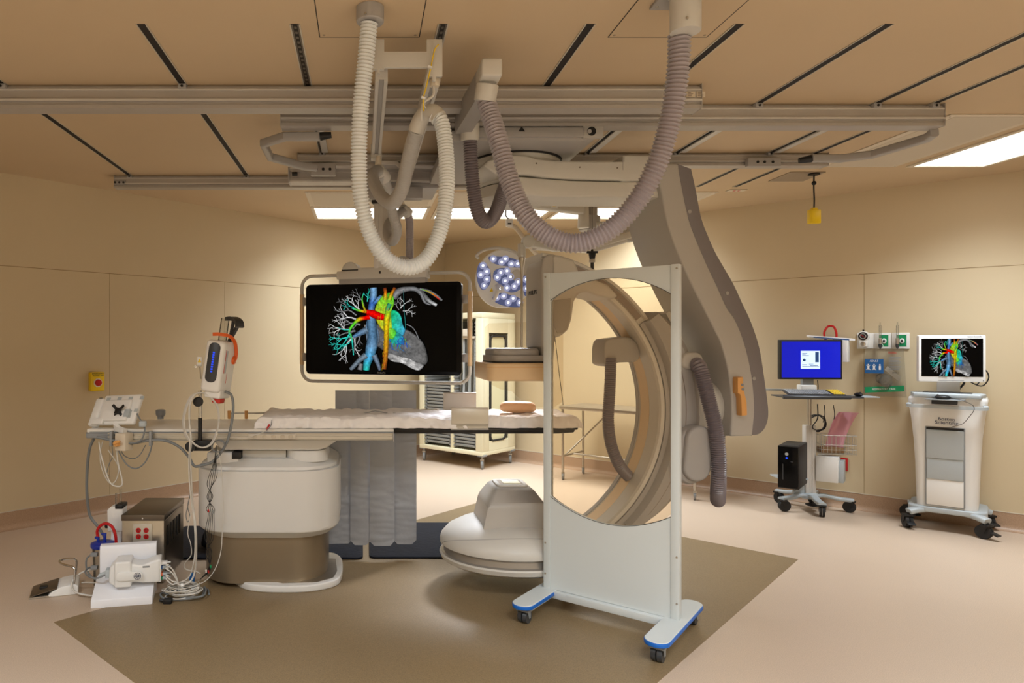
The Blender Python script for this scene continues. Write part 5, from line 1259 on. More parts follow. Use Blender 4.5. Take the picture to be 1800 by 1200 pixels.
# ================= RIGHT WALL: MEDICAL CONSOLE CART =================
t = thing('console_cart', 'white rounded medical console cart on casters against the right wall', 'medical cart', (4.91, 5.73, 0), -43)
def body(xs): return [( -x, z) for x, z in xs]
prof = [(.235, .20), (.245, .60), (.262, .95), (.285, 1.07), (.29, 1.10), (.27, 1.125)]
sec = []
e = MB(); n = 0; rows = []
for hw, z in [(.225, .19), (.232, .35), (.238, .55), (.25, .75), (.268, .92), (.288, 1.04), (.292, 1.075), (.285, 1.095), (.262, 1.105)]:
    dy = .02*(z-.2)/.9
    hw *= .86; rows.append((rrect(-hw, hw, -.20-dy, .22, .065, 6), z))
lf = loft(rows); part('cabinet_body', lf, 'white_plastic', t, smooth=50)
part('front_recess', MB().box(-.135, .115, -.222, -.19, .21, .86, .006), 'grey_plastic', t)
part('shadow_gap', MB().box(-.128, .108, -.2235, -.19, .825, .855, .003), 'black', t)
fp_ = part('upper_door', MB().prism([(-.127, .60), (.107, .60), (.107, .835), (-.127, .835)], -.236, -.215, 'y', .006, 3), 'grey_light', t)
part('lower_door', MB().prism([(-.124, .43), (.104, .43), (.104, .60), (-.124, .60)], -.230, -.213, 'y', .005, 3), 'grey_light', t)
part('base_panel', MB().box(-.127, .107, -.2245, -.20, .215, .43, .006), 'white_plastic', t)
textmesh('Boston', .034, TM((.0, -.2215, .925)), 'navy_ink', t, ext=.0008, sx=1.1)
textmesh('Scientific', .040, TM((.0, -.2215, .895)), 'navy_ink', t, ext=.0008, sx=1.05)
# handle, top deck with touch panel
part('handle', MB().bar([(-.235, -.20, 1.035), (-.235, -.285, 1.03), (-.15, -.31, 1.03), (.15, -.31, 1.03), (.235, -.285, 1.03), (.235, -.20, 1.035)], .03, .026, smooth=True, n=6), 'grey_light', t)
e = MB(); e.prism([(-.21, -.25), (.21, -.25), (.24, -.08), (.20, .06), (-.20, .06), (-.24, -.08)], 1.10, 1.135, 'z', .01, 3); part('control_deck', e, 'grey_light', t)
part('touch_panel', MB().box(-.155, .155, -.16, .03, 1.134, 1.138, .001), 'dark_plastic', t)
part('mouse_shelf', MB().prism([(-.13, -.36), (.09, -.36), (.12, -.25), (-.12, -.25)], 1.085, 1.093, 'z', .003), 'grey_plastic', t)
part('shelf_bracket', MB().box(-.09, .07, -.30, -.20, 1.05, 1.085, .004), 'dark_plastic', t)
for (x, y, a) in ((-.24, -.25, -30), (.25, -.25, 30), (-.26, .17, 0), (.26, .17, 0)):
    r = math.radians(a); part('base_leg', MB().sweep(catmull([Vector((x*.4, y*.55, .165)), Vector((x*.75, y*.85, .16)), Vector((x, y, .14))], 5), [(p, q) for p, q in rrect(-.022, .022, -.04, .04, .016, 3)], up=(0, 0, 1)), 'grey_light', t)
    caster(t, x, y, .056, .05, .13, a+100*0+(55 if x < 0 else 35), m='black_rubber', hub='black', brake=True)
part('base_frame', MB().prism(rrect(-.25, .25, -.23, .22, .08), .15, .195, 'z', .01, 3), 'grey_light', t)
part('monitor_arm', MB().box(-.075, .075, .06, .10, 1.10, 1.40, .006), 'white_plastic', t)
Mk = WM[t.name]
mn = thing('monitor', 'white-framed monitor with a small heart scan on the console cart', 'monitor', P(1672, 630, 5.62), -20)
part('frame', MB().prism(rrect(-.224, .224, -.192, .192, .01), -.012, .035, 'y', .005), 'white_plastic', mn)
sc = part('screen', MB().box(-.205, .205, -.0135, -.0115, -.148, .165), 'screen_black', mn)
e = heart_mesh(.408, .311); bmesh.ops.transform(e.bm, verts=e.bm.verts, matrix=Matrix.Translation((.0, -.0138, .0085)))
for v in e.bm.verts: v.co.y = -.0136+(v.co.y+.0138)*.5
part('scan_picture', e, 'picture_light', sc, smooth=0)
textmesh('Boston Scientific', .014, TM((.15, -.0125, .179)), 'navy_ink', mn)
part('button_row', MB().box(-.09, .08, -.0125, -.0115, -.182, -.177), 'grey_plastic', mn)
part('corner_knob', MB().cyl((.208, -.014, -.178), (.208, -.011, -.178), .004, .004, 12), 'black', mn)
ms = thing('mouse', 'black computer mouse on the console cart shelf', 'mouse', Mk @ Vector((-.02, -.31, 1.094)), -43)
part('mouse_body', MB().ball((0, 0, .014), .031, (1.7, 1.1, .62)), 'black', ms)
part('scroll_wheel', MB().cyl((-.03, -.004, .030), (-.03, .004, .030), .008, .008, 12), 'dark_plastic', ms)
cab('thin black mouse cord running around the console handle', [Mk @ Vector(p) for p in ((.03, -.31, 1.105), (.10, -.33, 1.09), (.16, -.345, 1.06), (.17, -.34, 1.02), (.14, -.30, .96), (.10, -.26, .90), (.03, -.245, .865))], .0022)
cab('black cable looping behind the white-framed monitor', [Mk @ Vector(p) for p in ((.04, .10, 1.34), (.08, .09, 1.28), (.14, .11, 1.22), (.21, .12, 1.19), (.25, .13, 1.25), (.24, .13, 1.31), (.20, .12, 1.34), (.22, .12, 1.27), (.18, .12, 1.2))], .005)
cab('thick black cable down the neck of the white-framed monitor', [Mk @ Vector(p) for p in ((.0, .07, 1.34), (.06, .075, 1.27), (.10, .08, 1.22), (.07, .08, 1.16), (.05, .08, 1.115))], .008)

# ================= RIGHT WALL FITTINGS =================
def WR(px, py, off=0):
    k = (px-638)/F; D = (U1-off*1.4142)/(1+k); return P(px, py, D)
def wfit(px, py, off, nm, lab, cat, grp=None): return thing(nm, lab, cat, WR(px, py, off), -45, grp)
t = wfit(1552, 599, 0, 'gas_outlet_panel', 'white wall panel of medical gas outlets beside the workstation', 'gas outlet')
for k, x in enumerate((-.23, 0, .23)):
    part('plate', MB().box(x-.113, x+.113, -.02, 0, -.10, .10, .008, 3), 'white_plastic', t)
for x in (0, .23):
    part('green_label', MB().box(x-.045, x+.075, -.0215, -.02, -.07, .075, .0), 'green', t)
    part('outlet_ring', MB().cyl((x+.02, -.022, 0), (x+.02, -.035, 0), .034, .03, 24, .003), 'white_plastic', t)
    part('outlet_core', MB().cyl((x+.02, -.035, 0), (x+.02, -.04, 0), .016, .014, 24), 'black', t)
Mw = WM[t.name]; t.scale = (.56, .8, .72)
for x, lab in ((-.012, 'clear oxygen flow meter on the middle gas outlet'), (.112, 'clear oxygen flow meter on the right gas outlet')):
    f = thing('flow_meter', lab, 'flow meter', Mw @ Vector((x, -.06, -.05)), -45, 'oxygen flow meters'); f.scale = (.75,)*3
    part('tube', MB().lathe([(.008, .10), (.014, .10), (.013, .25), (.006, .26), (.004, .29)], (0, 0, 0), seg=20), 'clear_film', f)
    part('body', MB().cyl((0, 0, .03), (0, 0, .10), .02, .02, 20, .003).cyl((0, 0, .055), (0, .05, .055), .012, .012), 'steel', f)
    part('nozzle', MB().lathe([(.006, -.03), (.018, .0), (.018, .03)], seg=20), 'dark_plastic', f)
f = thing('vacuum_regulator', 'round vacuum gauge on the left gas outlet', 'pressure gauge', Mw @ Vector((-.138, -.02, .01)), -45); f.scale = (.75,)*3
part('body', MB().cyl((0, 0, .045), (0, -.06, .045), .062, .06, 32, .006).box(-.045, .045, -.055, 0, -.09, .03, .012, 3), 'white_plastic', f)
part('dial', MB().cyl((0, -.06, .045), (0, -.064, .045), .05, .05, 32), 'black', f)
part('dial_scale', MB().prism([(-.035, -.01), (.03, -.005), (.035, .02), (-.02, .03)], -.0655, -.064, 'y', M=Matrix.Translation((0, 0, .04))), 'yellow', f) if False else None
part('needle', MB().obox((0, -.065, .045), (.07, .002, .004), (0, 40, 0)), 'red', f)
part('inner_ring', MB().lathe([(.028, .064), (.031, .064), (.031, .066), (.028, .066), (.028, .064)], (0, 0, .045), (0, -1, 0), 32, cap=False), 'white_plastic', f)
part('lower_knob', MB().cyl((0, -.055, -.05), (0, -.07, -.05), .028, .026, 24, .003), 'steel', f)
part('top_port', MB().cyl((0, -.03, .10), (0, -.03, .125), .01, .01), 'black', f)
# hanging respiratory bag
f = thing('resuscitator_bag', 'clear plastic bag with mask hanging below the gas outlets', 'plastic bag', Mw @ Vector((.02, -.07, -.50)), -45); f.scale = (.62, .8, .8)
def bagf(off, k):
    def fn(a, b):
        wd = .225+.03*(1-b); x = (a-.5)*2*wd; z = .54*b; pin = max(0, (b-.80)/.20)
        x *= 1-.35*pin*0
        y = off*math.sin(PI*a)*math.sin(PI*min(1, b*1.1+.02))*.05+.008*nz(a, b, 4, k)
        return Vector((x, y-.0, z+.012*nz(a, b, 3, k+4)))
    return fn
e = MB().grid(bagf(-1, 1), 20, 20); e.grid(bagf(1, 2), 20, 20); part('film', e, 'clear_film', f, smooth=70)
part('green_band', MB().box(-.22, .24, -.034, -.030, .05, .115), 'green', f).rotation_euler = (0, math.radians(-4), 0)
textmesh('RESPIRATORY CARE', .03, TM((.0, -.036, .083)) @ Matrix.Rotation(math.radians(3), 4, 'Z'), 'white_plastic', f)
part('blue_label', MB().box(-.22, -.0, -.060, -.057, .26, .42), 'blue_label', f)
textmesh('ADULT', .032, TM((-.11, -.061, .398)), 'white_plastic', f)
textmesh('Ambu', .04, TM((.10, -.056, .495)), 'red', f)
textmesh('SPUR II', .026, TM((.14, -.056, .27)), 'ink', f)
e = MB()
for k in range(3):
    x = -.178+k*.068; e.cyl((x, -.0605, .355), (x, -.062, .355), .010, .010, 14); e.box(x-.012, x+.012, -.062, -.0605, .30, .343)
    if k < 2: e.obox((x, -.0625, .325), (.075, .001, .005), (0, 50, 0)); e.obox((x, -.0625, .325), (.075, .001, .005), (0, -50, 0))
part('patient_mark', e, 'white_plastic', f)
e = MB()
for k in range(9): e.box(.06, .20-.01*(k % 3), -.0555, -.0550, .44-.017*k, .446-.017*k)
part('print_line', e, 'grey_plastic', f)
part('mask', MB().lathe([(.0, .12), (.04, .11), (.075, .06), (.085, .0), (.08, -.01)], (.0, -.0, .14), (.5, -.1, .8), 24), 'clear_film', f)
part('leaflet', MB().obox((.10, -.01, .26), (.20, .003, .055), (0, 38, 0)), 'white_plastic', f)
part('inner_bulb', MB().ball((-.02, 0, .20), .07, (1.2, .5, .9)), 'clear_film', f)
part('hanging_tie', MB().tube([(.0, -.01, .54), (-.03, -.0, .60), (-.045, .01, .55)], .002), 'white_plastic', f)
# suction canister behind monitor
t = thing('suction_canister', 'blue-lidded suction canister with red hose above the blue monitor', 'suction canister', WR(1460, 640, .10), -45)
part('container', MB().lathe([(.0, 0), (.055, .0), (.068, .18), (.0, .18)], seg=28), 'clear_film', t)
part('lid', MB().lathe([(.0, .18), (.075, .18), (.078, .20), (.05, .215), (0, .22)], seg=28).cyl((.03, 0, .21), (.03, 0, .25), .012, .012).cyl((-.04, 0, .21), (-.04, 0, .24), .012, .012), 'blue_lid', t)
part('red_hose', MB().tube([(-.045, 0, .23), (-.05, 0, .30), (-.02, 0, .355), (.025, 0, .35), (.045, 0, .29), (.045, 0, .23)], .0095, 10), 'red', t)
t = thing('wrapped_tubing', 'white and blue paper-wrapped pack lying across the suction canister', 'medical pack', WR(1462, 594, .12), -45)
part('pack', MB().obox((0, -.06, 0), (.36, .12, .02), (3, 5, 25), .006), 'white_powder', t)
part('blue_stripe', MB().obox((.02, -.13, -.004), (.28, .004, .010), (0, 5, 25)), 'ink_blue', t)
part('wall_bracket', MB().box(.10, .14, -.10, 0, -.22, -.02, .004), 'white_plastic', t)
t = wfit(1477, 815, 0, 'wall_outlet', 'red wall socket low behind the workstation cart', 'wall socket')
part('plate', MB().box(-.04, .06, -.008, 0, -.06, .06, .003), 'red', t)
part('socket', MB().box(-.01, .03, -.011, -.008, -.04, -.008, .002).box(-.01, .03, -.011, -.008, .008, .04, .002), 'black', t)
# ================= LEFT WALL =================
k = (167-638)/F; D = V1/(1-k)
t = thing('emergency_switch', 'yellow emergency stop box on the left wall', 'emergency switch', P(167, 670, D), 45)
part('box', MB().box(-.062, .062, -.06, 0, -.085, .085, .006), 'yellow', t)
part('collar', MB().prism([(.04*math.cos(math.radians(22.5+45*i)), .04*math.sin(math.radians(22.5+45*i))-.01) for i in range(8)], -.066, -.06, 'y'), 'white_plastic', t)
part('red_button', MB().cyl((0, -.066, -.01), (0, -.085, -.01), .031, .028, 28, .004), 'red', t)
textmesh('EMERGENCY', .020, TM((.004, -.0608, .072)), 'ink', t); textmesh('POWER OFF', .018, TM((.004, -.0608, .052)), 'ink', t)
# ================= LEFT END OF THE PATIENT TABLE =================
# tablet-like control panel seen from behind, on a clamp arm
t = thing('control_tablet', 'white touch-screen tablet seen from behind on the table end', 'touch panel', P(205, 717, 4.25)+Vector((0, .0, 0)), -22)
Mt = Matrix.Rotation(math.radians(-30), 4, 'X') @ Matrix.Rotation(math.radians(-4), 4, 'Y')
def tb_(m0, nm, m, bev=.004, x=None):
    e = MB(); 
    e.box(*m0, bev, 3, M=Mt); return part(nm, e, m, t)
tb_((-.125, .160, .0, .035, -.105, .095), 'tablet_body', 'white_plastic', .014)
tb_((-.085, .110, -.018, .004, -.09, .050), 'rear_plate', 'white_plastic', .008)
tb_((-.185, -.120, -.006, .045, -.115, .075), 'side_handle', 'white_plastic', .016)
tb_((-.165, -.140, .0, .030, .068, .078), 'handle_cap', 'black', .003)
tb_((-.150, -.060, -.020, .0, -.112, -.075), 'handle_bridge', 'white_plastic', .006)
e = MB()
for s_ in (-1, 1): e.obox(Mt @ Vector((.045, -.026, -.035)), (.115, .010, .018), (-30, s_*42, 0), .003)
e.obox(Mt @ Vector((.045, -.03, -.035)), (.04, .016, .04), (-30, 0, 0), .004); part('mount_cross', e, 'black', t)
e = MB()
for i in range(4):
    for j in range(2): e.box(-.10+.085*i if j else -.07+.07*i, -.07+.085*i if j else -.045+.07*i, -.002, .0, .055 if j else -.03, .075 if j else -.01, M=Mt)
part('vent_patch', e, 'grey_light', t)
part('rating_label', MB().box(.085, .125, -.0195, -.0, -.07, -.02, M=Mt), 'grey_light', t)
part('swivel_arm', MB().bar([(.035, -.03, -.075), (.03, -.04, -.10), (.05, -.05, -.118), (.12, -.06, -.135)], .03, .028), 'white_plastic', t)
part('clamp', MB().box(.075, .155, -.10, -.03, -.245, -.14, .005), 'white_frame', t)
part('clamp_knob', MB().cyl((.10, -.10, -.20), (.10, -.125, -.20), .020, .018, 20, .003).obox((.115, -.128, -.19), (.05, .014, .014), (0, -20, 0), .003), 'orange_tan', t)
# injector on a post
IX, IY = -.985, 4.13
t = thing('injector_post', 'black and chrome clamp post on the near table rail', 'clamp post', (IX, IY, .93))
part('clamp_block', MB().box(-.035, .065, -.035, .035, -.03, .03, .005), 'black', t)
part('clamp_knob', MB().cyl((-.045, -.035, -.0), (-.045, -.065, -.0), .030, .032, 16, .005), 'black', t)
part('black_sleeve', MB().cyl((0, 0, .02), (0, 0, .165), .0125, .0125, 20), 'black', t)
part('chrome_rod', MB().cyl((0, 0, .16), (0, 0, .33), .0105, .0105, 20), 'chrome', t)
part('upper_knob', MB().cyl((-.005, -.01, .265), (-.005, -.045, .265), .030, .030, 12, .006), 'black', t)
t = thing('contrast_injector', 'white contrast injector with orange handle and blue display on a post', 'injector', (-.895, 4.10, 1.255), 0)
tl = math.radians(9); Mi = Matrix.Rotation(math.radians(8), 4, 'Y') @ Matrix.Rotation(math.radians(-12), 4, 'Z')
e = MB(); e.box(-.062, .062, -.075, .12, .0, .31, .024, 4, M=Mi); part('body', e, 'white_plastic', t)
part('foot_cover', MB().box(-.040, .062, -.05, .11, -.035, .02, .012, 3, M=Mi), 'white_plastic', t)
e = MB(); e.prism(rrect(-.036, .036, .06, .295, .03, 6), -.079, -.070, 'y', .002, M=Mi); dp = part('display', e, 'dark_plastic', t)
e = MB()
for k in range(9): e.box(-.006, .006, -.0802, -.079, .12+.014*k, .129+.014*k, M=Mi)
part('blue_readout', e, 'emit_blue', dp)
part('red_stripe', MB().box(.0615, .0628, -.045, -.038, .12, .26, M=Mi), 'sign_red', t)
part('print_label', MB().box(.0615, .0626, -.034, -.012, .12, .255, M=Mi), 'grey_light', t)
part('red_lettering', MB().box(.0615, .0626, .005, .010, .06, .12, M=Mi), 'sign_red', t)
part('orange_pivot', MB().cyl(Mi @ Vector((.060, .075, .20)), Mi @ Vector((.075, .075, .20)), .026, .024, 24, .004), 'orange', t)
part('orange_handle', MB().bar([Mi @ Vector(p) for p in ((.070, .09, .205), (.074, .08, .25), (.068, .05, .31), (.05, -.0, .343), (.01, -.05, .348), (-.03, -.065, .342))], .020, .012, smooth=True, up=(0, 1, 0)), 'orange', t)
part('orange_tip', MB().box(.005, .06, -.03, .04, -.062, -.034, .006, 2, M=Mi), 'sign_red', t)
e = MB(); e.cyl(Mi @ Vector((-.01, .04, .30)), Mi @ Vector((-.01, .04, .445)), .026, .026, 28); part('clear_cylinder', e, 'clear_film', t)
e = MB(); e.cyl(Mi @ Vector((.03, .06, .30)), Mi @ Vector((.035, .06, .44)), .012, .010, 16, .002); e.bar([Mi @ Vector(p) for p in ((.03, .05, .31), (.075, .03, .40), (.10, .01, .43))], .02, .016)
e.bar([Mi @ Vector(p) for p in ((.0, .06, .445), (.05, .03, .452), (.095, .0, .435), (.11, -.01, .405))], .05, .022, smooth=True, n=5); part('plunger_yoke', e, 'dark_plastic', t)
t = thing('saline_valve', 'small metal valve with yellow warning tag left of the injector', 'valve', P(351, 640, 4.12))
part('tag', MB().obox((.0, 0, .02), (.030, .012, .05), (0, 3, 0), .003), 'white_plastic', t); part('warning_mark', MB().prism([(-.011, .012), (.011, .012), (0, .033)], -.008, -.006, 'y'), 'yellow', t)
part('stem', MB().cyl((.0, 0, -.01), (.008, 0, -.09), .004, .004, 10).cyl((-.012, 0, -.01), (.012, 0, -.01), .005, .005), 'steel', t); part('thumb_knob', MB().cyl((-.022, -.01, -.012), (-.022, .008, -.012), .010, .010, 12, .002), 'chrome', t)

# ================= FLOOR EQUIPMENT AT THE LEFT =================
t = thing('power_unit', 'stainless steel floor box with four red sockets', 'electrical box', (-1.415, 4.62, 0), 0)
X0, X1, Y0, Y1, Z1 = -.135, .135, -.23, .25, .44
part('case', MB().box(X0, X1, Y0, Y1, .01, Z1, .003), 'steel', t)
part('top_lid', MB().box(X0-.004, X1+.004, Y0-.005, Y1+.004, Z1-.035, Z1+.003, .003), 'steel_dark', t)
part('lid_screw', MB().cyl((0, Y0-.004, Z1-.018), (0, Y0-.009, Z1-.018), .005, .005, 12), 'chrome', t)
pl_ = part('socket_plate', MB().box(-.062, .060, Y0-.008, Y0, .27, .385, .003), 'cream_steel', t)
for x in (-.026, .024):
    for z in (.306, .346):
        s_ = part('red_socket', MB().prism([(x+.017*math.cos(a*PI/8), z+.0165*math.sin(a*PI/8)) for a in range(16)], Y0-.012, Y0-.008, 'y', .001), 'red', pl_)
for x in (-.026, .024):
    for z in (.306, .346):
        part('slot', MB().box(x-.007, x-.004, Y0-.0125, Y0-.011, z, z+.010).box(x+.004, x+.007, Y0-.0125, Y0-.011, z, z+.010).cyl((x, Y0-.0125, z-.007), (x, Y0-.011, z-.007), .003, .003, 8), 'black', pl_)
part('side_panel', MB().box(X1, X1+.003, Y0+.02, Y1-.02, .02, Z1-.04, .001), 'steel_dark', t)
for k in range(5):
    part('vent_louvre', MB().box(X1+.003, X1+.007, -.17+k*.07, -.135+k*.07, .23, .36, .002), 'slot_dark', t)
# white stand with patient monitor module
t = thing('module_stand', 'white bent-metal floor stand in front of the steel box', 'equipment stand', (-1.435, 4.13, 0), 12)
part('upright_panel', MB().prism([(.10, 0), (.10, .275), (.112, .297), (.15, .302), (.16, .293), (.16, .283), (.125, .283), (.115, .275), (.115, 0)], -.165, .17, 'x', .003), 'white_powder', t)
part('foot_tray', MB().prism([(-.12, 0), (-.115, .045), (.10, .12), (.10, .11), (.10, .0)], -.18, .165, 'x', .003), 'white_powder', t)
t = thing('patient_module', 'white patient monitoring module with round emblem strapped to the stand', 'patient monitor', (-1.375, 4.13, .165), 12)
e = MB(); pts = [(-.17, -.045), (-.165, .045), (-.14, .065), (-.05, .068), (.0, .052), (.03, .052), (.09, .075), (.125, .078), (.125, -.062), (.03, -.058), (-.02, -.05), (-.14, -.065)]
e.prism([(x+.05-.03, z) for x, z in pts], -.045, .075, 'y', .014, 3); part('module_body', e, 'white_plastic', t)
part('end_trim', MB().box(.122, .132, -.035, .07, -.06, .075, .003), 'ink_blue', t)
part('end_cap', MB().box(.132, .150, -.038, .07, -.062, .078, .006), 'white_plastic', t)
part('strap', MB().box(-.115, -.02, -.062, .085, -.072, .083, .012, 3), 'white_plastic', t)
part('strap_clip', MB().prism(rrect(-.105, .045, -.03, .022, .025, 6), -.072, -.060, 'y', .004, 2), 'white_plastic', t)
em = part('round_emblem', MB().lathe([(.0185, 0), (.021, 0), (.021, .0015), (.0185, .0015), (.0185, 0)], (.018, -.072, -.004), (0, -1, 0), 32, cap=False), 'navy_ink', t)
e = MB()
for a in range(8):
    r = a*PI/4; e.tube([(.018+.008*math.cos(r+q_)*s_, -.0735, -.004+.008*math.sin(r+q_)*s_) for q_, s_ in ((0, .9), (.5, 1.4), (0, 2.1))], .0011, 5)
part('emblem_swirl', e, 'navy_ink', em)
textmesh('GE', .018, TM((.018, -.0735, -.004)), 'navy_ink', t, bold=.0004)
part('type_label', MB().box(.045, .085, -.0465, -.045, .035, .045), 'grey_plastic', t)
for z, m in ((.045, 'white_plastic'), (.020, 'ink_blue'), (-.022, 'orange'), (-.045, 'green')):
    p = part('plug', MB().box(.150, .185, -.02, .02, z-.008, z+.008, .003).cyl((.185, 0, z), (.205, 0, z), .005, .004, 10), 'grey_light' if m != 'white_plastic' else m, t); part('plug_tip', MB().box(.150, .158, -.021, .021, z-.009, z+.009, .001), m, p)
part('power_socket', MB().box(-.17, -.145, -.03, .03, -.02, .03, .004).tube([(-.17, 0, .005), (-.19, 0, 0), (-.21, 0, -.01)], .010), 'grey_light', t)
# suction canister and small pump at the floor
t = thing('suction_canister', 'blue-lidded suction canister with red hose on the floor', 'suction canister', (-1.665, 4.37, 0))
part('container', MB().lathe([(0, 0), (.048, 0), (.055, .005), (.065, .245), (0, .245)], seg=32), 'clear_film', t)
part('lid', MB().lathe([(0, .285), (.072, .285), (.076, .295), (.074, .31), (.055, .318), (0, .322)], seg=32), 'blue_lid', t)
part('lid_port', MB().cyl((-.03, 0, .315), (-.03, 0, .345), .010, .010, 14).box(-.05, -.03, -.008, .008, .335, .350, .003), 'blue_lid', t)
part('lid_port', MB().cyl((.02, -.02, .315), (.02, -.02, .375), .010, .010, 14).box(-.0, .03, -.028, -.012, .365, .378, .003), 'blue_lid', t)
part('red_hose', MB().tube([(-.035, .01, .34), (-.04, .01, .38), (-.02, .01, .415), (.02, .01, .43), (.06, .0, .41), (.08, -.0, .36), (.085, .0, .30), (.085, 0, .24)], .0095, 10), 'red', t)
for o in list(COL.objects):
    if o.parent == t and o.name.split('.')[0] != 'container': o.location.z = -.04
t = thing('infusion_pump', 'small white pump block with two clear tubes beside the steel box', 'pump', (-1.635, 4.52, .31))
part('housing', MB().prism([(-.04, 0), (-.045, .14), (-.02, .165), (.06, .16), (.06, 0)], -.045, .045, 'y', .008, 3), 'white_plastic', t)
part('black_clip', MB().box(.01, .06, -.05, .05, .15, .178, .005), 'black', t)
part('side_knob', MB().cyl((-.045, 0, .03), (-.07, 0, .03), .018, .018, 16, .004), 'black', t)
part('glass_tube', MB().cyl((.0, 0, .16), (.0, 0, .245), .006, .006, 12), 'clear_film', t); part('glass_tube', MB().cyl((.03, 0, .175), (.03, 0, .275), .007, .007, 12), 'clear_film', t)
part('lower_block', MB().box(-.02, .05, -.04, .05, -.22, -.0, .004), 'white_powder', t); part('foot_post', MB().cyl((.02, 0, -.31), (.02, 0, -.21), .025, .02), 'black', t)
# foot pedal
t = thing('foot_pedal', 'foot switch with steel treads and wire guard on the floor', 'foot pedal', (-1.93, 4.25, 0), 20)
e = MB(); e.prism([(-.02, 0), (.15, 0), (.15, .05), (.13, .065), (.05, .055), (.0, .03), (-.02, .012)], -.10, .10, 'y', .008, 3); part('base', e, 'white_plastic', t)
e = MB(); e.prism([(-.12, .012), (-.12, .018), (.03, .052), (.03, .046)], -.10, .10, 'y', .002); part('tread', e, 'steel_dark', t)
part('tread_cap', MB().box(-.075, -.03, -.02, .02, .028, .044, .004), 'black', t)
part('under_plate', MB().box(-.125, .0, -.10, .10, 0, .012, .002), 'steel', t)
part('wire_guard', MB().tube([(.12, -.09, .02), (.13, -.09, .12), (.12, -.085, .165), (.05, -.02, .175), (.04, .06, .175), (.12, .085, .165), (.13, .09, .12), (.12, .09, .02)], .0065, 10), 'chrome', t)

# ================= CABLES =================
GC = 'cables hanging from the table rail'
D4 = 4.12
def pc_(pts): return [P(x, y, d) for x, y, d in pts]
cab('thick grey hose hanging from the left table corner to the floor', pc_([(165, 770, 4.3), (157, 790, 4.33), (153, 830, 4.4), (153, 870, 4.45), (158, 905, 4.5), (172, 925, 4.5), (185, 945, 4.5)]), .0095, 'cable_grey', nm='hose')
cab('grey cable clipped along the near table rail', pc_([(170, 768, 4.14), (195, 773, 4.14), (230, 779, 4.14), (260, 774, 4.14), (290, 774, 4.14), (315, 785, 4.12), (332, 803, 4.12), (341, 818, 4.12), (352, 818, 4.12), (375, 810, 4.1), (395, 785, 4.1), (404, 760, 4.1), (410, 720, 4.1), (407, 695, 4.1), (396, 688, 4.08)]), .0085, 'cable_grey')
for x in (197, 266):
    q = P(x, 770, 4.155); solo('cable_clip', MB().box(q.x-.008, q.x+.008, 4.13, 4.168, q.z-.045, q.z+.045, .003), 'grey_plastic', 'grey clip on the table rail, %s' % ('nearer the tablet' if x < 200 else 'nearer the injector post'), 'clip', 'rail clips')
cab('white loop of cable sagging below the tablet', pc_([(205, 776, 4.2), (207, 810, 4.2), (215, 850, 4.2), (200, 853, 4.2), (190, 840, 4.2), (178, 800, 4.2), (174, 776, 4.2)]), .005, 'cable_white')
cab('thin white cable bunch left of the sagging loop', pc_([(180, 776, 4.22), (176, 800, 4.22), (180, 825, 4.22), (192, 848, 4.22), (203, 845, 4.22), (208, 820, 4.22), (190, 790, 4.22)]), .0035, 'cable_white')
cab('grey cable sagging in a wide curve under the rail', pc_([(205, 778, 4.18), (212, 800, 4.18), (225, 818, 4.18), (240, 823, 4.18), (255, 812, 4.18), (265, 790, 4.18), (268, 765, 4.15)]), .0045, 'cable_grey')
cab('thin grey cable sagging above the wide curve', pc_([(210, 776, 4.2), (216, 798, 4.2), (232, 806, 4.2), (245, 800, 4.2), (256, 782, 4.2)]), .003, 'cable_grey')
cab('thin dark cable hanging under the table end', pc_([(196, 776, 4.24), (198, 800, 4.24), (192, 815, 4.24), (188, 830, 4.24), (191, 836, 4.24)]), .0025, 'cable_grey')
cab('cable from the tablet to its clamp', pc_([(238, 722, 4.2), (245, 735, 4.17), (252, 745, 4.15), (254, 758, 4.12), (246, 775, 4.12), (225, 779, 4.13)]), .005, 'cable_grey')
q = P(251, 744, 4.14); solo('cable_junction', MB().box(q.x-.022, q.x+.022, q.y-.015, q.y+.015, q.z-.02, q.z+.016, .008, 3), 'grey_light', 'small pale junction on the tablet cable', 'connector')
big = []
for k in range(33):
    a = PI/2+k*2*PI/12; rr = 1+.03*math.sin(k*2.1); big.append(P(352+31*rr*math.cos(a)+k*.12, 738-48*rr*math.sin(a), 4.08-.001*k))
cab('wide white coil of cable hung around the injector post', big, .0042, 'cable_white')
cab('narrower white loop inside the big coil', pc_([(343, 692, 4.06), (334, 710, 4.06), (333, 740, 4.06), (336, 775, 4.06), (334, 800, 4.07), (336, 840, 4.08), (338, 880, 4.1), (343, 920, 4.1), (345, 960, 4.12), (343, 1000, 4.15), (336, 1020, 4.15), (322, 1028, 4.15)]), .006, 'cable_white')
cab('white cable falling beside the pedestal to the floor', pc_([(334, 770, 4.05), (332, 820, 4.06), (335, 870, 4.08), (341, 915, 4.1), (343, 950, 4.1), (341, 985, 4.12), (331, 1015, 4.15), (305, 1027, 4.15)]), .004, 'cable_white')
sm_ = []
for k in range(30):
    a = k*2*PI/10; rr = .036+.003*math.sin(k*1.3); q = P(385, 783, 4.10); sm_.append(q+Vector((rr*math.cos(a), -.0012*k, rr*math.sin(a))))
cab('small round coil of thin grey cable under the rail', sm_, .0025, 'cable_grey')
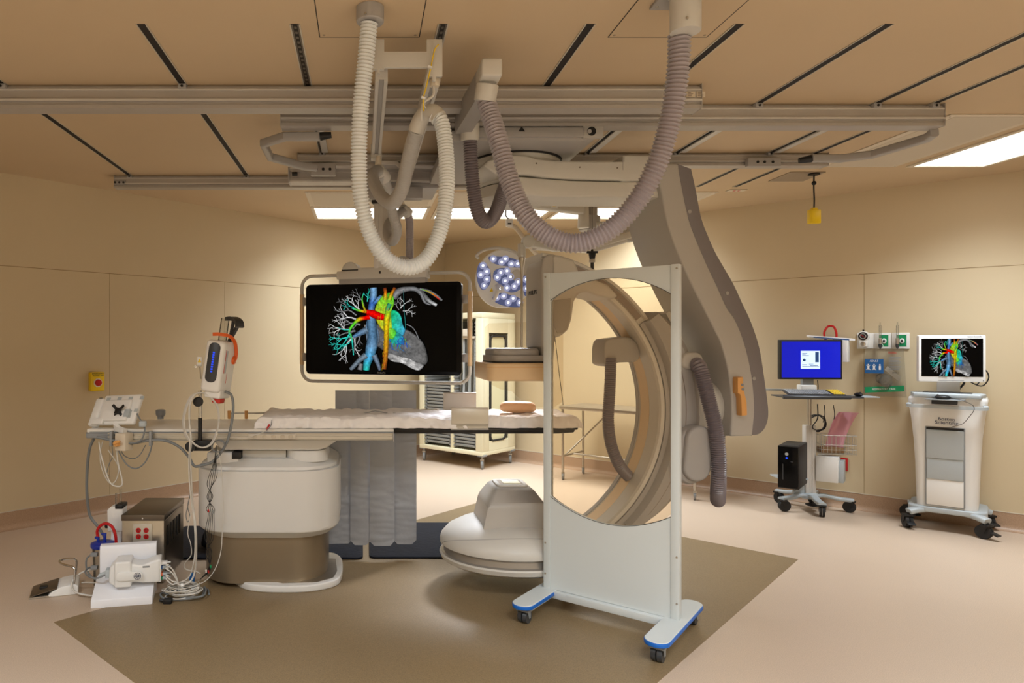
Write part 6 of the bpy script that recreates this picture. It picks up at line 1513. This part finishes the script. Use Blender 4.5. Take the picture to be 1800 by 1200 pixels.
for i, lab in enumerate(('outermost', 'second', 'third', 'fourth', 'innermost')):
    o_ = i*4.2
    cab('%s black patient lead hanging down the pedestal front' % lab, pc_([(380, 782, 4.09), (376+i, 812, 4.09), (364+o_, 850-3*i, 4.10), (374-o_*.6, 872, 4.10), (363+o_*.8, 893, 4.12), (366+o_*.6, 905, 4.13), (360+o_*.9, 945, 4.13), (372-o_*.6, 970, 4.14), (366+i, 1000, 4.14), (352, 1018, 4.15)]), .0018, 'cable_black', 'black patient leads')
for x, y, m, lab in ((366, 895, 'red', 'red clip end of a black patient lead'), (374, 897, 'grey_plastic', 'grey clip end of a black patient lead'), (370, 993, 'green', 'green clip end of a patient lead'), (366, 1002, 'red', 'red clip near the foot of the leads'), (362, 1001, 'white_plastic', 'white clip near the foot of the leads')):
    q = P(x, y, 4.115); solo('lead_clip', MB().cyl(q, q+Vector((.002, 0, -.018)), .0055, .004, 12, .001), m, lab, 'clip')
cab('long thin white cable over the pedestal to the floor coil', pc_([(383, 790, 4.08), (388, 815, 4.09), (391, 850, 4.10), (393, 890, 4.12), (391, 930, 4.12), (388, 970, 4.13), (378, 1000, 4.13), (362, 1020, 4.14), (340, 1030, 4.15)]), .0028, 'cable_white')
cab('short knotted grey lead left of the pedestal', pc_([(336, 860, 4.1), (331, 885, 4.12), (327, 905, 4.14), (330, 917, 4.15), (334, 908, 4.15), (330, 890, 4.14), (334, 870, 4.12)]), .0025, 'cable_grey')
cab('wavy thin white cable between the steel box and pedestal', pc_([(336, 900, 4.1), (330, 935, 4.12), (335, 955, 4.14), (336, 975, 4.15), (325, 990, 4.18), (327, 1000, 4.2), (345, 1004, 4.2), (352, 1008, 4.2)]), .0028, 'cable_white')
for i in range(4):
    y0 = (992, 998, 1011, 1016)[i]; yy = 4.13
    cab(('topmost', 'second', 'third', 'lowest')[i]+' white lead plugged into the patient module', [Vector((-1.175, yy, CH-(y0-602)/F*4.13)), P(292, y0+1, 4.12), P(303, y0+8+i, 4.12), P(312, 1020+i*2, 4.13), Vector((-1.12+.02*i, 4.16, .012+.004*i))], .0042, 'cable_white', 'white leads of the patient module')
fl = []
rnd = random.Random(3)
def fcoil(cx, cy, rx, ry, n, z0, dz, seed):
    r2 = random.Random(seed); out = []
    for k in range(n):
        a = k*2*PI/8; s_ = 1+r2.uniform(-.22, .22); out.append(Vector((cx+rx*s_*math.cos(a), cy+ry*s_*math.sin(a), z0+dz*k/n+.004*r2.random())))
    return out
cab('white cable heaped in coils on the floor by the pedestal', fcoil(-1.10, 4.17, .105, .085, 40, .012, .05, 1), .0040, 'cable_white')
cab('pale thin cable tangled on top of the floor coils', fcoil(-1.09, 4.16, .085, .07, 34, .03, .05, 2), .0026, 'cable_white')
cab('thick grey cable coiled beneath the white floor coils', fcoil(-1.08, 4.18, .13, .10, 18, .008, .02, 5), .0060, 'cable_grey')
q = Vector((-1.16, 4.06, 0)); solo('plug', MB().box(q.x-.025, q.x+.025, q.y-.02, q.y+.02, 0, .03, .006).cyl((q.x-.02, q.y, .015), (q.x-.05, q.y, .02), .012, .009), 'black', 'black mains plug lying in front of the floor coils', 'plug')
q = Vector((-1.1, 4.155, .075)); solo('cable_knot', MB().ball(q, .014, (1.3, 1, .8)), 'white_plastic', 'white tape knot holding the floor coils', 'cable tie')
for x, y, lab in ((-1.02, 4.15, 'small white connector on the right of the floor coils'),):
    solo('connector', MB().obox((x, y, .055), (.045, .015, .015), (0, -12, 20), .003), 'white_plastic', lab, 'connector')
cab('pale cable curving from the foot pedal into the stand', [Vector((-1.76, 4.27, .05)), Vector((-1.72, 4.26, .055)), Vector((-1.66, 4.24, .06)), Vector((-1.60, 4.23, .07))], .0045, 'cable_white')
cab('pale cable looping on the floor left of the stand', [P(170, 1000, 4.28), P(150, 1003, 4.26), P(131, 1015, 4.22), P(126, 1030, 4.18), P(134, 1041, 4.15), P(155, 1046, 4.14), P(168, 1046, 4.15)], .0055, 'cable_white')
cab('grey module cable sweeping left behind the stand', [Vector((-1.49, 4.14, .155)), P(190, 1008, 4.1), P(170, 1016, 4.08), P(155, 1012, 4.12), P(150, 1004, 4.2), P(158, 997, 4.26), P(170, 998, 4.27)], .0055, 'cable_grey')
cab('grey power cable looping beside the stand panel', [P(171, 974, 4.27), P(160, 975, 4.27), P(152, 983, 4.27), P(152, 998, 4.27), P(158, 1010, 4.27), P(170, 1020, 4.27)], .0055, 'cable_grey')
for y, lab in ((974, 'upper'), (997, 'lower')):
    q = P(166, y, 4.27); solo('plug', MB().box(q.x-.022, q.x+.022, q.y-.012, q.y+.012, q.z-.012, q.z+.012, .004), 'grey_plastic', '%s grey plug entering the left side of the white stand' % lab, 'plug')
cab('thin grey pressure line lying across the white sheet', [P(468, 757, 4.19)+Vector((0, 0, 0)), P(476, 748, 4.20), P(480, 736, 4.24), Vector((-.50, 4.33, 1.085)), Vector((-.30, 4.38, 1.083)), Vector((-.1, 4.42, 1.083)), Vector((.02, 4.52, 1.085)), Vector((.08, 4.5, 1.10)), Vector((.16, 4.52, 1.085)), Vector((.27, 4.50, 1.085))], .0022, 'cable_grey')
q = P(470, 752, 4.16); solo('transducer_clip', MB().cyl(q, q+Vector((.012, .01, .02)), .006, .006, 12, .001).cyl(q-Vector((.006, 0, .01)), q, .003, .003), 'red', 'small red and white clip at the mattress corner', 'clip')
cab('thin grey line lying along the table rail fittings', pc_([(385, 772, 4.13), (405, 768, 4.14), (430, 770, 4.14), (450, 764, 4.14), (468, 757, 4.15)]), .0018, 'cable_white')
solo('blue_packet', MB().obox((-1.10, 4.40, .035), (.035, .01, .07), (0, 8, 0), .002), 'blue_label', 'small blue and white packet leaning at the pedestal foot', 'packet')
